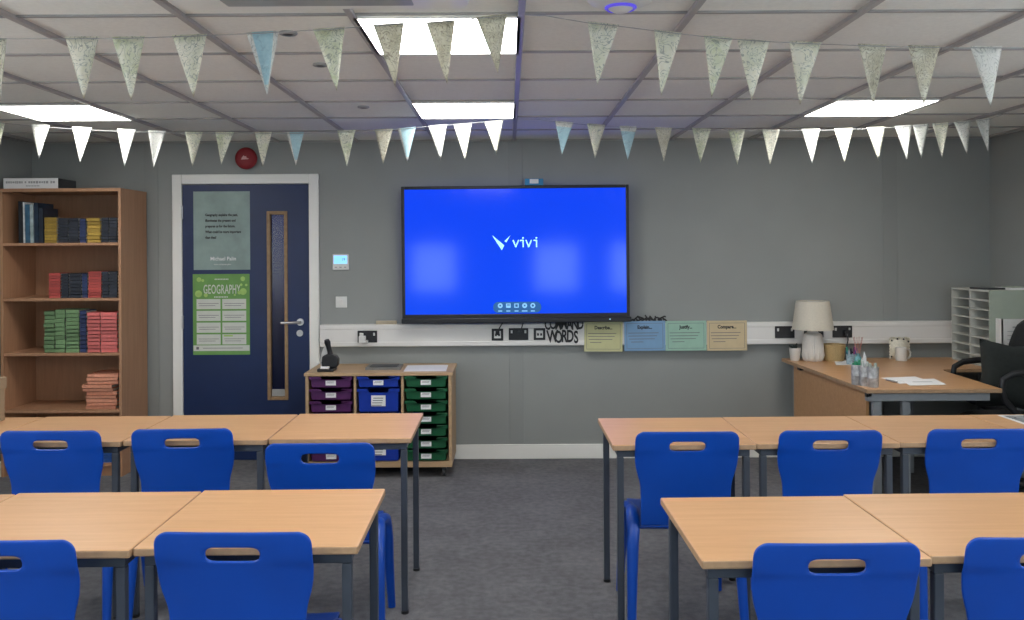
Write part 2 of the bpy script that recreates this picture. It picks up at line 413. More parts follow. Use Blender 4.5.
b.lo((VX0+q, YD-.010, VZ0-.006), (VX1-q, YD+.05, VZ0+q)); b.lo((VX0+q, YD-.010, VZ1-q), (VX1-q, YD+.05, VZ1+.006))
b.build('vision_frame', M['oakframe'], door, bevel=.003)
b = B(); b.lo((VX0+q, YD+.018, VZ0+q), (VX1-q, YD+.024, VZ1-q)); b.build('glass_pane', glass('door_glass', (.42, .50, .85), .2), door)
b = B(); b.lo((VX0+q+.002, YD+.010, VZ0+q+.002), (VX1-q-.002, YD+.014, VZ0+q+.055)); b.build('frosted_label', M['greyplastic'], door)
hx, hz = PX(300, YD), PZ(300, 322, YD)
b = B(); b.cyl((hx, YD-.005, hz), .027, .010, 'Y'); b.tube([(hx, YD-.005, hz), (hx, YD-.045, hz), (hx-.012, YD-.056, hz), (hx-.06, YD-.058, hz-.001), (hx-.135, YD-.056, hz-.002)], [.010, .010, .010, .010, .009], 12)
b.build('handle', M['steel'], door, 'auto')
b = B(); b.cyl((hx-.004, YD-.004, hz-.085), .025, .008, 'Y'); b.box((hx-.004, YD-.009, hz-.085), (.006, .004, .018)); b.build('key_plate', M['steel'], door, 'auto')
for zz in (1.90, 1.06, .25):
    B().cyl((DX0+.002, YD-.006, zz), .008, .10, n=12).build('hinge', M['steel'], door, 'auto')
b = B(); b.lo((DX1-.004, YD-.004, 1.05), (DX1+.006, YB-.018, 1.17)); b.build('strike_plate', M['blackplastic'], door)

# posters on the door
def card(name, label, cat, px0, py0, px1, py1, Y, mat_, th=.0012, group=None):
    xm = (px0+px1)/2; c = P(xm, (py0+py1)/2, Y); W = (px1-px0)*Y/FPX; H = (py1-py0)*Y/FPX
    t__ = thing(name, label, cat, (c.x, Y, c.z), 0, group)
    b_ = B(); b_.box((0, 0, 0), (W, th, H)); b_.build('sheet', mat_, t__)
    return t__, W, H
M['posterteal'] = pm('poster_teal', (.27, .36, .335), .5, .16, 7)
p1, W, H = card('poster', 'grey green quotation poster with dark lettering, upper one on the blue door', 'poster', 193.5, 191.4, 250, 269.8, YD-.0015, M['posterteal'])
for k, ln in enumerate(('Geography explains the past,', 'illuminates the present and', 'prepares us for the future.', 'What could be more important', 'than that?')):
    text('quotation_line', ln, .0265, (-W*.29, -.001, H*(.055+.072*(2-k))), M['ink'], p1, offset=.0011, align='LEFT', sx=.80)
text('author', 'Michael Palin', .040, (0.01, -.001, -H*.36), M['paper'], p1, offset=.0004, sx=.95)
text('author_note', 'actor and geographer', .015, (0.005, -.001, -H*.43), M['whiteplastic'], p1)
M['postergreen'] = pm('poster_green', (.15, .33, .085), .6, .08, 12)
M['lime'] = pm('lime_print', (.38, .58, .16), .6, .1, 30)
M['printwhite'] = pm('print_pale', (.62, .64, .58), .6, .03, 30)
p2, W, H = card('poster', 'green geography poster with eight white boxes, lower one on the blue door', 'poster', 193, 274, 249.8, 354.7, YD-.0015, M['postergreen'])
text('poster_title', 'GEOGRAPHY', .098, (0.005, -.001, H*.305), M['printwhite'], p2, offset=.001, sx=.47, space=1.06)
b = B()
for j in range(9): b.box((-.045+j*.012, -.0012, H*.435), (.008, .001, .010)); b.box((-.05+j*.012, -.0012, H*.215), (.008, .001, .010))
b.build('small_lettering', M['printwhite'], p2)
for (gx, gy, rr) in ((85, 178, .027), (130, 187, .015), (88, 90, .018), (112, 96, .011), (362, 165, .026), (338, 172, .014), (360, 86, .018), (350, 123, .010), (381, 125, .010), (310, 186, .008)):
    b = B(); b.cyl(((gx/6.2+185-221.4)*YD/FPX, -.0012, -(gy/6.2+265-314.35)*YD/FPX), rr, .001, 'Y', 14); b.build('globe_print', M['lime'], p2)
b = B(); bl = B()
for i in range(2):
    for j in range(4):
        cx_ = -W*.225+i*W*.452; cz_ = H*.128-j*H*.146
        b.box((cx_, -.0012, cz_), (W*.42, .001, H*.125))
        for l_ in range(2): bl.box((cx_-.01*l_, -.002, cz_+.004-l_*.016), (W*(.36-.07*l_), .0006, .0035))
b.box((0, -.0012, -H*.418), (W*.985, .001, H*.07)); bl.box((.01, -.002, -H*.418), (W*.7, .0006, .004)); bl.box((-W*.42, -.002, -H*.418), (.02, .0006, .02))
b.build('text_box', M['printwhite'], p2); bl.build('text_line', M['greyink'], p2)
b = B(); b.box((W*.12, -.002, -H*.265), (W*.16, .0006, .012)); b.build('highlight', M['lime'], p2)

# fire bell
c = P(246.5, 158.5, YB-.03)
t_ = thing('fire_alarm', 'round dark red fire alarm sounder on the wall above the door', 'fire alarm', (c.x, YB, c.z))
B().cyl((0, -.015, 0), .060, .030, 'Y', 36).build('base', M['red'], t_, 'auto')
b = B(); b.lathe([(.082, 0), (.084, .012), (.080, .026), (.066, .038), (.045, .043), (.02, .045), (.001, .045)], n=40); bmesh.ops.rotate(b.bm, verts=b.bm.verts, cent=(0, 0, 0), matrix=Matrix.Rotation(PI/2, 3, 'X')); bmesh.ops.translate(b.bm, verts=b.bm.verts, vec=(0, -.028, 0)); b.build('dome', M['red'], t_, 'auto')
M['palered'] = pm('pale_red_print', (.62, .32, .32), .5, .05, 30)
b = B(); b.prism([(-.028, -.012), (-.02, .006), (-.008, .018), (.002, .010), (.010, .014), (.014, .0), (.03, -.004), (.022, -.010)], -.0765, -.072); b.build('emblem', M['palered'], t_)

# thermostat and switch
c = P(341, 262, YB)
t_ = thing('thermostat', 'white wall thermostat with a pale blue lit display', 'thermostat', (c.x, YB, c.z))
b = B(); b.box((0, -.010, 0), (.125, .020, .122)); b.build('body', M['whiteplastic'], t_, bevel=.005)
M['lcd'] = emit('thermostat_display', (.22, .55, .95), .9)
b = B(); b.box((0, -.0208, .018), (.10, .002, .062)); b.build('display', M['lcd'], t_)
text('display_digits', '19', .030, (.022, -.023, .018), M['greyink'], t_)
b = B()
for k in range(3): b.box((-.035+k*.035, -.0212, -.040), (.018, .003, .008))
b.build('button', M['greyplastic'], t_, bevel=.001)
c = P(341.5, 302, YB)
t_ = thing('light_switch', 'white light switch plate below the thermostat', 'switch', (c.x, YB, c.z))
b = B(); b.box((0, -.004, 0), (.086, .008, .086)); b.build('plate', M['whiteplastic'], t_, bevel=.003)
b = B(); b.box((0, -.010, 0), (.026, .008, .040), Matrix.Rotation(.12, 3, 'X')); b.build('rocker', M['trunking'], t_, bevel=.002)

# ================================================================== TRUNKING
TZ0, TZ1, TY = .868, 1.037, YB-.062
b = B(); x0 = DX1+JW+.012
prof = [(YB, TZ0), (TY+.006, TZ0), (TY, TZ0+.006), (TY, TZ0+.034), (TY+.004, TZ0+.037), (TY+.004, TZ1-.037), (TY, TZ1-.034), (TY, TZ1-.006), (TY+.006, TZ1), (YB, TZ1)]
b.prism(prof, x0, XR-.001, 'YZ'); struct(b.build('trim_5', M['trunking'], bevel=.0015, seg=1))
TF = TY+.004                               # front of the socket lid
def socket(pxc, pyc, label, double=True, kind='socket'):
    c_ = P(pxc, pyc, TF); w2 = .148 if double else .088
    t__ = thing('wall_socket', label, 'socket', (c_.x, TF, c_.z))
    b_ = B(); b_.box((0, -.005, 0), (w2, .010, .090)); b_.build('face_plate', M['blackplastic'], t__, bevel=.003)
    if kind == 'socket':
        for s_ in ((-1, 1) if double else (0,)):
            b_ = B(); b_.box((s_*.052, -.012, .018), (.014, .006, .022), Matrix.Rotation(.15, 3, 'X')); b_.build('rocker', M['whiteplastic'], t__, bevel=.001)
    else:
        b_ = B(); b_.box((0, -.011, 0), (.052, .004, .055)); b_.build('insert', M['whiteplastic'], t__, bevel=.001)
        b_ = B()
        for s_ in (-1, 1): b_.box((s_*.012, -.0136, -.002), (.014, .002, .018))
        b_.build('port', M['darkplastic'], t__)
    return t__
s1 = socket(367.5, 336.5, 'black double socket above the tray unit with a white adapter plugged in')
s2 = socket(497.5, 334.5, 'black network point left of the three under the screen', False, 'data')
s3 = socket(518.5, 334, 'black double socket in the middle under the screen with leads')
s4 = socket(539.5, 334, 'black network point right of the three under the screen', False, 'data')
s5 = socket(784.5, 332, 'black double socket on the trunking left of the table lamp')
s6 = socket(813.5, 331.5, 'black double socket on the trunking partly behind the table lamp')
s7 = socket(842, 331.5, 'black double socket right of the table lamp with a lead plugged in')
c = P(363, 337.5, TF)
b = B(); b.box((0, -.03, -.012), (.052, .034, .055)); b.box((-.004, -.032, .022), (.024, .028, .03)); b.box((.02, -.03, -.028), (.045, .03, .022))
tag(b.build('plug_adapter', M['whiteplastic'], bevel=.006, loc=(c.x, TF, c.z)), 'lumpy white plug adapter in the socket above the tray unit', 'plug')
for i, (pxa, pxb, nm) in enumerate(((497.5, 506, 'black lead running from the left network point up behind the screen'), (520, 524, 'black lead running from the middle socket up behind the screen'))):
    a = P(pxa, 333, TF-.02); e = P(pxb, 316, TF-.02)
    b = B(); b.box((a.x, TF-.020, a.z), (.03, .02, .03)); b.tube([(a.x, TF-.03, a.z), (a.x+.01, TF-.034, a.z+.03), ((a.x+e.x)/2+.01, TF-.026, (a.z+e.z)/2+.02), (e.x, TF-.01, e.z)], .0045, 8)
    tag(b.build('power_lead', M['blackplastic'], smooth='auto'), nm, 'cable')
# cream block on the trunking
c = P(386, 321.8, TF)
b = B(); b.box((0, 0, .013), (.155, .035, .026)); tag(b.build('wooden_block', pm('pale_wood', (.50, .42, .30), .6, .1, 20), bevel=.002, loc=(c.x, YB-.035, TZ1)), 'small pale wooden strip lying on the trunking left of the screen', 'block')

# ================================================================== SCREEN
SY = 6.48; sx0, sx1 = PX(404.7, SY), PX(626.3, SY); sz1, sz0 = 2.056, 1.119
sc_x, sc_z, SW, SH = (sx0+sx1)/2, (sz0+sz1)/2, sx1-sx0, sz1-sz0
tv = thing('interactive_screen', 'large black framed interactive screen showing a bright blue page', 'screen', (sc_x, SY, sc_z))
tv.rotation_euler = (0, -.004, 0)
b = B(); b.box((0, .045, -.004), (SW-.1, .05, SH-.1)); b.box((0, .09, 0), (.7, .12, .5)); b.build('wall_mount', M['blackplastic'], tv)
b = B(); e = .023
b.lo((-SW/2-e, 0, -SH/2-.035), (-SW/2, .05, SH/2+e)); b.lo((SW/2, 0, -SH/2-.035), (SW/2+e, .05, SH/2+e)); b.lo((-SW/2, 0, SH/2), (SW/2, .05, SH/2+e)); b.lo((-SW/2, 0, -SH/2-.035), (SW/2, .05, -SH/2))
b.build('bezel', M['blackplastic'], tv, bevel=.004)
b = B(); b.lo((-SW/2-e-.004, -.022, -SH/2-.066), (SW/2+e+.008, .05, -SH/2-.028)); b.build('control_bar', M['blackplastic'], tv, bevel=.006)
b = B(); b.cyl((SW/2-.13, -.0225, -SH/2-.045), .005, .002, 'Y', 12); b.build('status_light', emit('status_led', (.5, .8, 1), .7), tv)
# display surface: light from the panel plus a satin anti-glare finish that mirrors the windows softly
m, t, bb = nt('screen_panel'); M['screen'] = m
tc = N(t, 'ShaderNodeTexCoord'); sp = N(t, 'ShaderNodeSeparateXYZ'); t.links.new(tc.outputs['Object'], sp.inputs[0])
mr = N(t, 'ShaderNodeMapRange'); mr.inputs['From Min'].default_value = -SH/2; mr.inputs['From Max'].default_value = SH/2
t.links.new(sp.outputs['Z'], mr.inputs['Value'])
r = N(t, 'ShaderNodeValToRGB'); r.color_ramp.elements[0].color = (0, .064, .9, 1); r.color_ramp.elements[1].color = (0, .052, .9, 1)
t.links.new(mr.outputs[0], r.inputs[0]); t.links.new(r.outputs[0], bb.inputs['Emission Color'])
bb.inputs['Emission Strength'].default_value = SCREEN_STRENGTH; bb.inputs['Base Color'].default_value = (.004, .004, .006, 1); bb.inputs['Roughness'].default_value = .10; bb.inputs['Specular IOR Level'].default_value = .35
b = B(); b.lo((-SW/2, .008, -SH/2), (SW/2, .02, SH/2)); b.build('display', m, tv)
M['logo'] = emit('screen_logo', (.36, .74, 1.0), .85)
def tvp(px, py):
    p = P(px, py, SY); return (p.x-sc_x, p.z-sc_z)
b = B()
b.prism([tvp(492, 235), tvp(504.3, 245.2), tvp(501.8, 250.2)], .004, .0079); b.prism([tvp(504.5, 241), tvp(510.6, 235.2), tvp(506.2, 242.6)], .004, .0079)
b.build('logo_mark', M['logo'], tv)
def stroke(b_, pts, w_):
    for (a_, c_) in zip(pts[:-1], pts[1:]):
        a2, c2_ = Vector(tvp(*a_)), Vector(tvp(*c_)); d_ = (c2_-a2).normalized(); n_ = Vector((-d_.y, d_.x))*w_/2; a2 -= d_*w_*.25; c2_ += d_*w_*.25
        b_.prism([(a2+n_)[:], (c2_+n_)[:], (c2_-n_)[:], (a2-n_)[:]], .004, .0079)
b = B()
for dx in (0, 12.9): stroke(b, [(513.2+dx, 240.2), (515.8+dx, 246.8), (518.6+dx, 240.2)], .0095)
for dx in (0, 13.4):
    stroke(b, [(520.4+dx, 240.4), (523.2+dx, 240.4), (523.2+dx, 246.9)], .0095); stroke(b, [(522.6+dx, 237.9), (523.6+dx, 237.9)], .011)
b.build('logo_word', M['logo'], tv)
M['pill'] = emit('screen_menu', (.010, .075, .22), .8)
p = tvp(517, 307.3); b = B(); b.prism(roundrect(.36, .082, .038, 6, p[0], p[1]), .004, .0079); b.build('menu_bar', M['pill'], tv)
b = B(); M['icon'] = emit('screen_icon', (.22, .46, .70), .6)
for k in range(5):
    q = tvp(500+k*8.15, 305.6); q2 = tvp(500+k*8.15, 311)
    if k in (0, 3, 4): b.cyl((q[0], .0028, q[1]), .019, .002, 'Y', 14)
    else: b.box((q[0], .0028, q[1]), (.034, .002, .032))
    b.box((q2[0], .0028, q2[1]), (.030 if k != 3 else .042, .002, .008))
b.build('menu_icon', M['icon'], tv)
b = B()
for k in range(5):
    q = tvp(500+k*8.15, 305.6)
    if k == 4: b.cyl((q[0], .0015, q[1]), .009, .001, 'Y', 12)
    elif k == 1: b.box((q[0], .0015, q[1]), (.022, .001, .004)); b.box((q[0], .0015, q[1]+.008), (.022, .001, .004))
    elif k == 2: b.box((q[0], .0015, q[1]), (.018, .001, .018))
    else: b.box((q[0], .0015, q[1]), (.012, .001, .012))
b.build('icon_glyph', M['pill'], tv)
# little blue box on top of the screen
c = P(534, 181.5, SY+.02)
t_ = thing('webcam_box', 'small blue device with a pale label on top of the screen', 'device', (c.x, SY+.03, sz1+.0235+.001))
b = B(); b.box((0, 0, .025), (.138, .04, .050)); b.build('body', pm('teal_plastic', (.015, .22, .46), .4, .05, 20), t_, bevel=.003)
b = B(); b.box((0, -.021, .030), (.066, .003, .032)); b.build('label', M['paper'], t_)

# ================================================================== WORD CARDS AND CUT-OUT LETTERS
def wordcard(px0, px1, py0, py1, title, col, label, tilt=0):
    m_ = pm(title.lower().strip('.')+'_card', col, .6, .03, 20)
    Y = TY-.003
    t__, W, H = card('word_card', label, 'card', px0, py0, px1, py1, Y, m_, .0015, 'command word cards under the screen')
    t__.rotation_euler = (0, tilt, 0)
    text('card_title', title, .036, (0, -.0012, H*.29), M['ink'], t__, offset=.0014, sx=.88)
    b_ = B()
    for k in range(4): b_.box((-.01-.006*k+(.03 if k == 3 else 0)*-1, -.0013, H*(.10-.10*k)), ((W*.74, W*.70, W*.62, W*.30)[k], .0008, .0045))
    b_.build('text_line', M['greyink'], t__)
    b_ = B(); th = .0025
    for s_ in (-1, 1): b_.box((s_*W*.44, -.0012, 0), (th, .0007, H*.84)); b_.box((0, -.0012, s_*H*.42), (W*.88, .0007, th))
    b_.build('border_line', M['greyink'], t__)
wordcard(584.3, 622.5, 321.5, 351.5, 'Describe...', (.56, .55, .30), 'pale yellow word card headed Describe, left of the four', .010)
wordcard(624.3, 665.3, 321, 350.8, 'Explain...', (.20, .36, .56), 'blue word card headed Explain, second of the four', -.008)
wordcard(665.6, 706.3, 320.8, 350.6, 'Justify...', (.33, .53, .42), 'mint green word card headed Justify, third of the four', -.006)
wordcard(707, 747, 320.6, 350.6, 'Compare...', (.62, .50, .31), 'peach word card headed Compare, right of the four', -.004)
random.seed(21)
for (body, pxc, pyc, sz_, lab, off, pitch_, sxx) in (('COMMAND', 564, 324.3, .118, 'black cut-out letters reading COMMAND stuck below the screen', .0032, .0415, .56), ('WORDS', 564.3, 337.2, .128, 'black cut-out letters reading WORDS on the trunking', .0036, .0445, .58)):
    c = P(pxc, pyc, TY-.003)
    o = thing('cutout_lettering', lab, 'lettering', c)
    for k, ch in enumerate(body):
        l_ = text('letter', ch, sz_, (0, 0, 0), M['ink'], o, offset=off, extrude=.001, sx=sxx*(1.1 if ch in 'MW' else 1)*(.92 if ch == 'M' else 1))
        l_.location = ((k-(len(body)-1)/2)*pitch_, -.0004*k, random.uniform(-.004, .004)); l_.rotation_euler = (0, random.uniform(-.09, .09), 0)
# heap of black cut-out letters lying on the trunking
heap = B(); random.seed(4)
c = P(649, 319, TY)
heapo = thing('cutout_lettering', 'jumble of black cut-out letters on top of the trunking beside the screen', 'lettering', (c.x, YB-.035, TZ1))
for k, ch in enumerate('SENTENCES'):
    o = text('letter', ch, .075, (0, 0, 0), M['ink'], heapo, offset=.002, extrude=.0015)
    o.location = (-.125+k*.031, random.uniform(-.012, .008), .021+random.uniform(-.003, .004)); o.rotation_euler = (random.uniform(-.5, .1), random.uniform(-1.6, 1.6), random.uniform(-.4, .4))

# ================================================================== BOOKCASE
BX0, BX1, BY0, BY1, BH = -3.617, -2.755, 6.165, 6.605, 2.055
bc = thing('bookcase', 'tall beech bookcase full of exercise books in the left corner', 'bookcase', (BX0, BY0, 0))
BW, BD, T = BX1-BX0, BY1-BY0, .020
B().lo((0, 0, 0), (T, BD, BH-T)).build('side_panel', M['shelfwood'], bc, bevel=.0015)
B().lo((BW-T, 0, 0), (BW, BD, BH-T)).build('side_panel', M['shelfwood'], bc, bevel=.0015)
B().lo((-.002, -.006, BH-T-.004), (BW+.002, BD, BH)).build('top_panel', M['shelfwood'], bc, bevel=.0015)
B().lo((T, BD-.012, .06), (BW-T, BD-.004, BH-T)).build('back_panel', M['shelfwood'], bc)
shz = [1.667, 1.272, .881, .474, .09]
for z in shz: B().lo((T, .006, z-.020), (BW-T, BD-.012, z)).build('shelf', M['shelfwood'], bc, bevel=.0015)
B().lo((T, .03, 0), (BW-T, .045, .07)).build('plinth', M['shelfwood'], bc)

bookmat = {}
def bmat(kind):
    cols = {'yellow': (.42, .275, .05), 'dark': (.030, .036, .052), 'navy': (.030, .048, .13), 'red': (.50, .085, .075), 'green': (.17, .29, .14), 'coral': (.68, .17, .16), 'salmon': (.76, .33, .21), 'blue': (.03, .12, .42)}
    out = []
    for i, k in enumerate((.78, 1.0, 1.2)):
        key = kind+str(i)
        if key not in bookmat: bookmat[key] = pm(kind+'_book_cover', tuple(min(.9, c*k) for c in cols[kind]), .5, .10, 60)
        out.append(bookmat[key])
    return out
if True:
    pages = pm('book_pages', (.55, .52, .46), .8, .05, 60)
names = {}
def book_mesh(w_, d_, th, mats):
    # folded covers round a page block, the spine facing the room
    b_ = B(); b_.box((0, 0, th*.07), (w_, d_, th*.14)); b_.box((0, 0, th*.93), (w_, d_, th*.14))
    b_.tube([(-w_/2, -d_/2+.002, th/2), (w_/2, -d_/2+.002, th/2)], th*.50, 8, (.6, .96)) if False else b_.box((0, -d_/2+.003, th/2), (w_, .006, th*.94))
    b_.mat(1); b_.box((0, .002, th/2), (w_*.98, d_*.96, th*.72))
    return b_
def stack(px0, px1, pytop, shelf_i, kind, n, lab, grp, jit=.002, d_=.16, yoff=.035, jx=None):
    z0 = shz[shelf_i]; Y = BY0+yoff
    x0, x1 = PX(px0, Y), PX(px1, Y); ztop = PZ((px0+px1)/2, pytop, Y); th = (ztop-z0)/n
    w_ = (x1-x0)*.97; mats = bmat(kind); proto = None
    for k in range(n):
        mi = random.choice((0, 1, 1, 2))
        key = (round(w_, 3), round(th, 4), kind, mi)
        if key not in names:
            o = book_mesh(w_, d_, th*.93, mats).build('exercise_book', [mats[mi], pages]); names[key] = o
        else:
            o = names[key].copy(); C.objects.link(o)
        o.location = ((x0+x1)/2+random.uniform(-jit, jit), Y+d_/2+random.uniform(-jit, jit)-.0, z0+k*th+.0002)
        if jx and k in jx: o.location.x += jx[k]
        o.rotation_euler = (0, 0, random.uniform(-.004, .004) if jit < .004 else random.uniform(-.06, .06))
        tag(o, lab, 'exercise book', grp)
stack(44.5, 56.8, 217.3, 0, 'yellow', 9, 'yellow exercise book in the left yellow pile on the highest shelf', 'left yellow pile on the highest shelf')
stack(58.2, 68, 217.8, 0, 'dark', 8, 'dark exercise book in the left black pile on the highest shelf', 'left black pile on the highest shelf')
stack(68.6, 78.6, 217.8, 0, 'dark', 8, 'dark exercise book in the second black pile on the highest shelf', 'second black pile on the highest shelf')
stack(79.6, 85.6, 218.5, 0, 'navy', 8, 'navy exercise book in the slim pile between black and yellow on the highest shelf', 'slim navy pile on the highest shelf')
stack(87, 100.4, 217.8, 0, 'yellow', 7, 'yellow exercise book in the right yellow pile on the highest shelf', 'right yellow pile on the highest shelf', .0035)
stack(101.6, 108.6, 217.3, 0, 'dark', 8, 'dark exercise book in the pile right of the yellow ones on the highest shelf', 'third black pile on the highest shelf')
stack(109.2, 116.9, 217.3, 0, 'dark', 8, 'dark exercise book in the rightmost pile on the highest shelf', 'fourth black pile on the highest shelf')
stack(48.5, 60, 273, 1, 'red', 9, 'red exercise book in the left red pile on the second shelf down', 'left red pile on the second shelf')
stack(61, 68, 273.5, 1, 'dark', 8, 'dark exercise book in the pile right of the left red pile, second shelf down', 'first black pile on the second shelf')
stack(68.8, 81, 273.3, 1, 'dark', 7, 'dark exercise book in the broad middle pile on the second shelf down', 'broad black pile on the second shelf')
stack(81.8, 87, 273.3, 1, 'navy', 7, 'navy exercise book in the slim pile on the second shelf down', 'slim navy pile on the second shelf')
stack(88, 101, 271.3, 1, 'red', 10, 'red exercise book in the right red pile on the second shelf down', 'right red pile on the second shelf')
stack(102, 108.5, 271.5, 1, 'dark', 8, 'dark exercise book in the pile right of the right red pile, second shelf down', 'third black pile on the second shelf')
stack(109, 116.9, 271.5, 1, 'dark', 8, 'dark exercise book in the rightmost pile on the second shelf down', 'fourth black pile on the second shelf')
stack(43.5, 54, 311, 2, 'green', 10, 'green exercise book in the left green pile on the third shelf down', 'left green pile on the third shelf', .0035)
stack(54.6, 64.5, 309.5, 2, 'green', 10, 'green exercise book in the middle green pile on the third shelf down', 'middle green pile on the third shelf', .0025)
stack(65.2, 78.5, 309.5, 2, 'green', 11, 'green exercise book in the right green pile on the third shelf down', 'right green pile on the third shelf', .0025)
stack(79.4, 85.6, 310.5, 2, 'navy', 10, 'navy exercise book in the slim pile between green and coral, third shelf down', 'slim navy pile on the third shelf', .002)
stack(86.6, 99.5, 312.3, 2, 'coral', 11, 'coral pink exercise book in the left pink pile on the third shelf down', 'left pink pile on the third shelf', .0035)
stack(100.1, 116.8, 312.3, 2, 'coral', 11, 'coral pink exercise book in the right pink pile on the third shelf down', 'right pink pile on the third shelf', .003)
stack(85, 116.3, 374, 3, 'salmon', 10, 'salmon orange exercise book in the untidy pile on the fourth shelf down', 'untidy orange pile on the fourth shelf', .006, .22, .04, {5: -.022, 6: -.03, 7: .006})
stack(88, 113.5, 452.5, 4, 'blue', 5, 'blue exercise book in the pile on the lowest shelf, seen under the table', 'blue pile on the lowest shelf', .004, .2, .04)
# upright magazines at the left of the highest shelf
random.seed(3)
up = [(19.0, 23.5, 201.5, (.018, .02, .025), 'black ring binder standing leftmost on the highest shelf', .0), (23.7, 25.2, 202.2, (.60, .62, .62), 'thin white magazine standing between black and blue ones on the highest shelf', -.03),
      (25.7, 30.2, 204.5, (.04, .12, .20), 'blue magazine standing on the highest shelf beside the thin white one', -.03), (30.6, 33.8, 204.8, (.36, .44, .46), 'pale grey blue magazine standing on the highest shelf', -.03),
      (34.6, 38.8, 203, (.015, .03, .055), 'dark navy folder standing right of the pale magazine on the highest shelf', -.03), (39.4, 43.4, 208, (.018, .025, .04), 'dark folder nearest the yellow pile on the highest shelf', -.02)]
for (a, e_, yt, col, lab, tl) in up:
    Y = BY0+.03; x0, x1 = PX(a, Y), PX(e_, Y); h_ = PZ(a, yt, Y)-shz[0]; th = x1-x0
    t_ = thing('magazine' if 'magazine' in lab else 'folder', lab, 'magazine' if 'magazine' in lab else 'folder', ((x0+x1)/2, Y+.10, shz[0]+.001))
    t_.rotation_euler = (0, -.012, 0)
    b = B(); b.lo((-th/2, -.10, 0), (-th/2+.0015, .11, h_)); b.lo((th/2-.0015, -.10, 0), (th/2, .11, h_)); b.lo((-th/2, -.102, 0), (th/2, -.099, h_))
    b.build('cover', pm(lab.split()[0]+'_cover', col, .35, .3, 25), t_)
    b = B(); b.lo((-th/2+.0016, -.0985, .003), (th/2-.0016, .107, h_-.004)); b.build('pages', pages, t_)
# box and binder on top of the bookcase
p = P(29.3, 183, BY0-.0); W = PX(56.8, BY0)-PX(2.2, BY0)
t_ = thing('storage_box', 'flat dark box with a white printed front on top of the bookcase', 'box', (p.x, BY0+.02, BH))
b = B(); b.lo((-W/2, 0.002, 0), (W/2, .26, .074)); b.build('box_base', M['darkplastic'], t_, bevel=.002)
b = B(); b.lo((-W/2, -.002, .001), (W/2, .002, .075)); b.build('front_label', M['paper'], t_)
b = B(); random.seed(11); x = -W*.46
while x < W*.40:
    l_ = random.uniform(.012, .022); b.box((x+l_/2, -.003, .046), (l_*.75, .001, random.uniform(.012, .018))); x += l_ if random.random() > .12 else l_+.012
x = -.03
while x < .06: b.box((x, -.003, .020), (.007, .001, .008)); x += .011
b.build('printed_lettering', M['greyplastic'], t_)
# ================================================================== TRAY STORAGE UNIT
UX0, UX1, UY0, UY1, UH = -1.428, -.402, 6.08, 6.56, .742
tu = thing('tray_storage_unit', 'low maple tray unit with purple, blue and green trays beside the door', 'storage unit', (UX0, UY0, 0))
W, D = UX1-UX0, UY1-UY0; T = .022; ZB, ZT = .075, UH
b = B(); b.lo((-.008, -.012, UH-T), (W+.010, D, UH)); b.build('top_panel', M['unitwood'], tu, bevel=.002)
for x in (0, W-T): B().lo((x, 0, ZB), (x+T, D, UH-T)).build('side_panel', M['unitwood'], tu, bevel=.0015)
B().lo((T, 0, ZB), (W-T, D, ZB+.042)).build('base_panel', M['unitwood'], tu, bevel=.0015)
B().lo((T, D-.01, ZB+.042), (W-T, D-.002, UH-T)).build('back_panel', M['unitwood'], tu)
colw = (W-2*T-2*.018)/3
for k in (1, 2): B().lo((T+k*colw+(k-1)*.018, .004, ZB+.042), (T+k*colw+k*.018, D-.01, UH-T)).build('divider', M['unitwood'], tu, bevel=.001)
for (x, y) in ((.06, .06), (W-.06, .06), (.06, D-.06), (W-.06, D-.06)):
    b = B(); b.cyl((x, y, .025), .025, .02, 'X', 20); b.box((x, y, .058), (.03, .03, .034)); b.build('castor', M['darkplastic'], tu, 'auto')
pitch = (UH-T-ZB-.042)/7
def tray(xc, zt, rows_, mat_, lab=True, wide=.055):
    h_ = pitch*rows_-.012; w2 = colw/2-.008; lip = .020; zt -= .005
    b_ = B()
    # front with a dipped lip
    dip = .018 if rows_ == 1 else .028; hw = w2*.42
    b_.prism([(-w2, 0), (-w2, -lip), (-w2+.010, -lip-.003), (-w2+.014, -h_+.01), (-w2+.022, -h_), (w2-.022, -h_), (w2-.014, -h_+.01), (w2-.010, -lip-.003), (w2, -lip), (w2, 0), (hw+.014, 0), (hw, -dip), (-hw, -dip), (-hw-.014, 0)], -.006, .002)
    b_.prism([(-w2, 0), (-w2, -lip), (w2, -lip), (w2, 0), (hw+.014, 0), (hw, -dip), (-hw, -dip), (-hw-.014, 0)], -.016, -.006) if dip < lip else b_.lo((-w2, -.014, -lip), (-hw-.01, -.006, 0)).lo((hw+.01, -.014, -lip), (w2, -.006, 0))
    for s_ in (-1, 1): b_.lo((s_*(w2-.014)-.0015, .002, -h_), (s_*(w2-.014)+.0015, .40, -.004))
    b_.lo((-w2+.014, .002, -h_), (w2-.014, .40, -h_+.003)); b_.lo((-w2+.014, .397, -h_), (w2-.014, .40, -.004))
    o = b_.build('tray', mat_, tu, bevel=.0015, seg=1, loc=(xc, 0, zt))
    if lab:
        hh = .034 if rows_ == 1 else .075; ww = .072 if rows_ == 1 else .10
        zc = -h_*.58 if rows_ == 1 else -h_*.52
        b_ = B(); b_.box((wide*.0, -.0095, zc), (ww, .003, hh)); l_ = b_.build('label_card', M['paper'], o)
        b_ = B()
        for q_ in range(2 if rows_ == 1 else 4): b_.box((-.004*q_, -.0114, zc+hh*.25-q_*hh*.22), (ww*.7, .0006, hh*.07))
        b_.mat(0); b_.build('card_print', M['greyink'], o)
    return o
c1, c2, c3 = T+colw/2, T+colw*1.5+.018, T+colw*2.5+.036
zt = UH-T
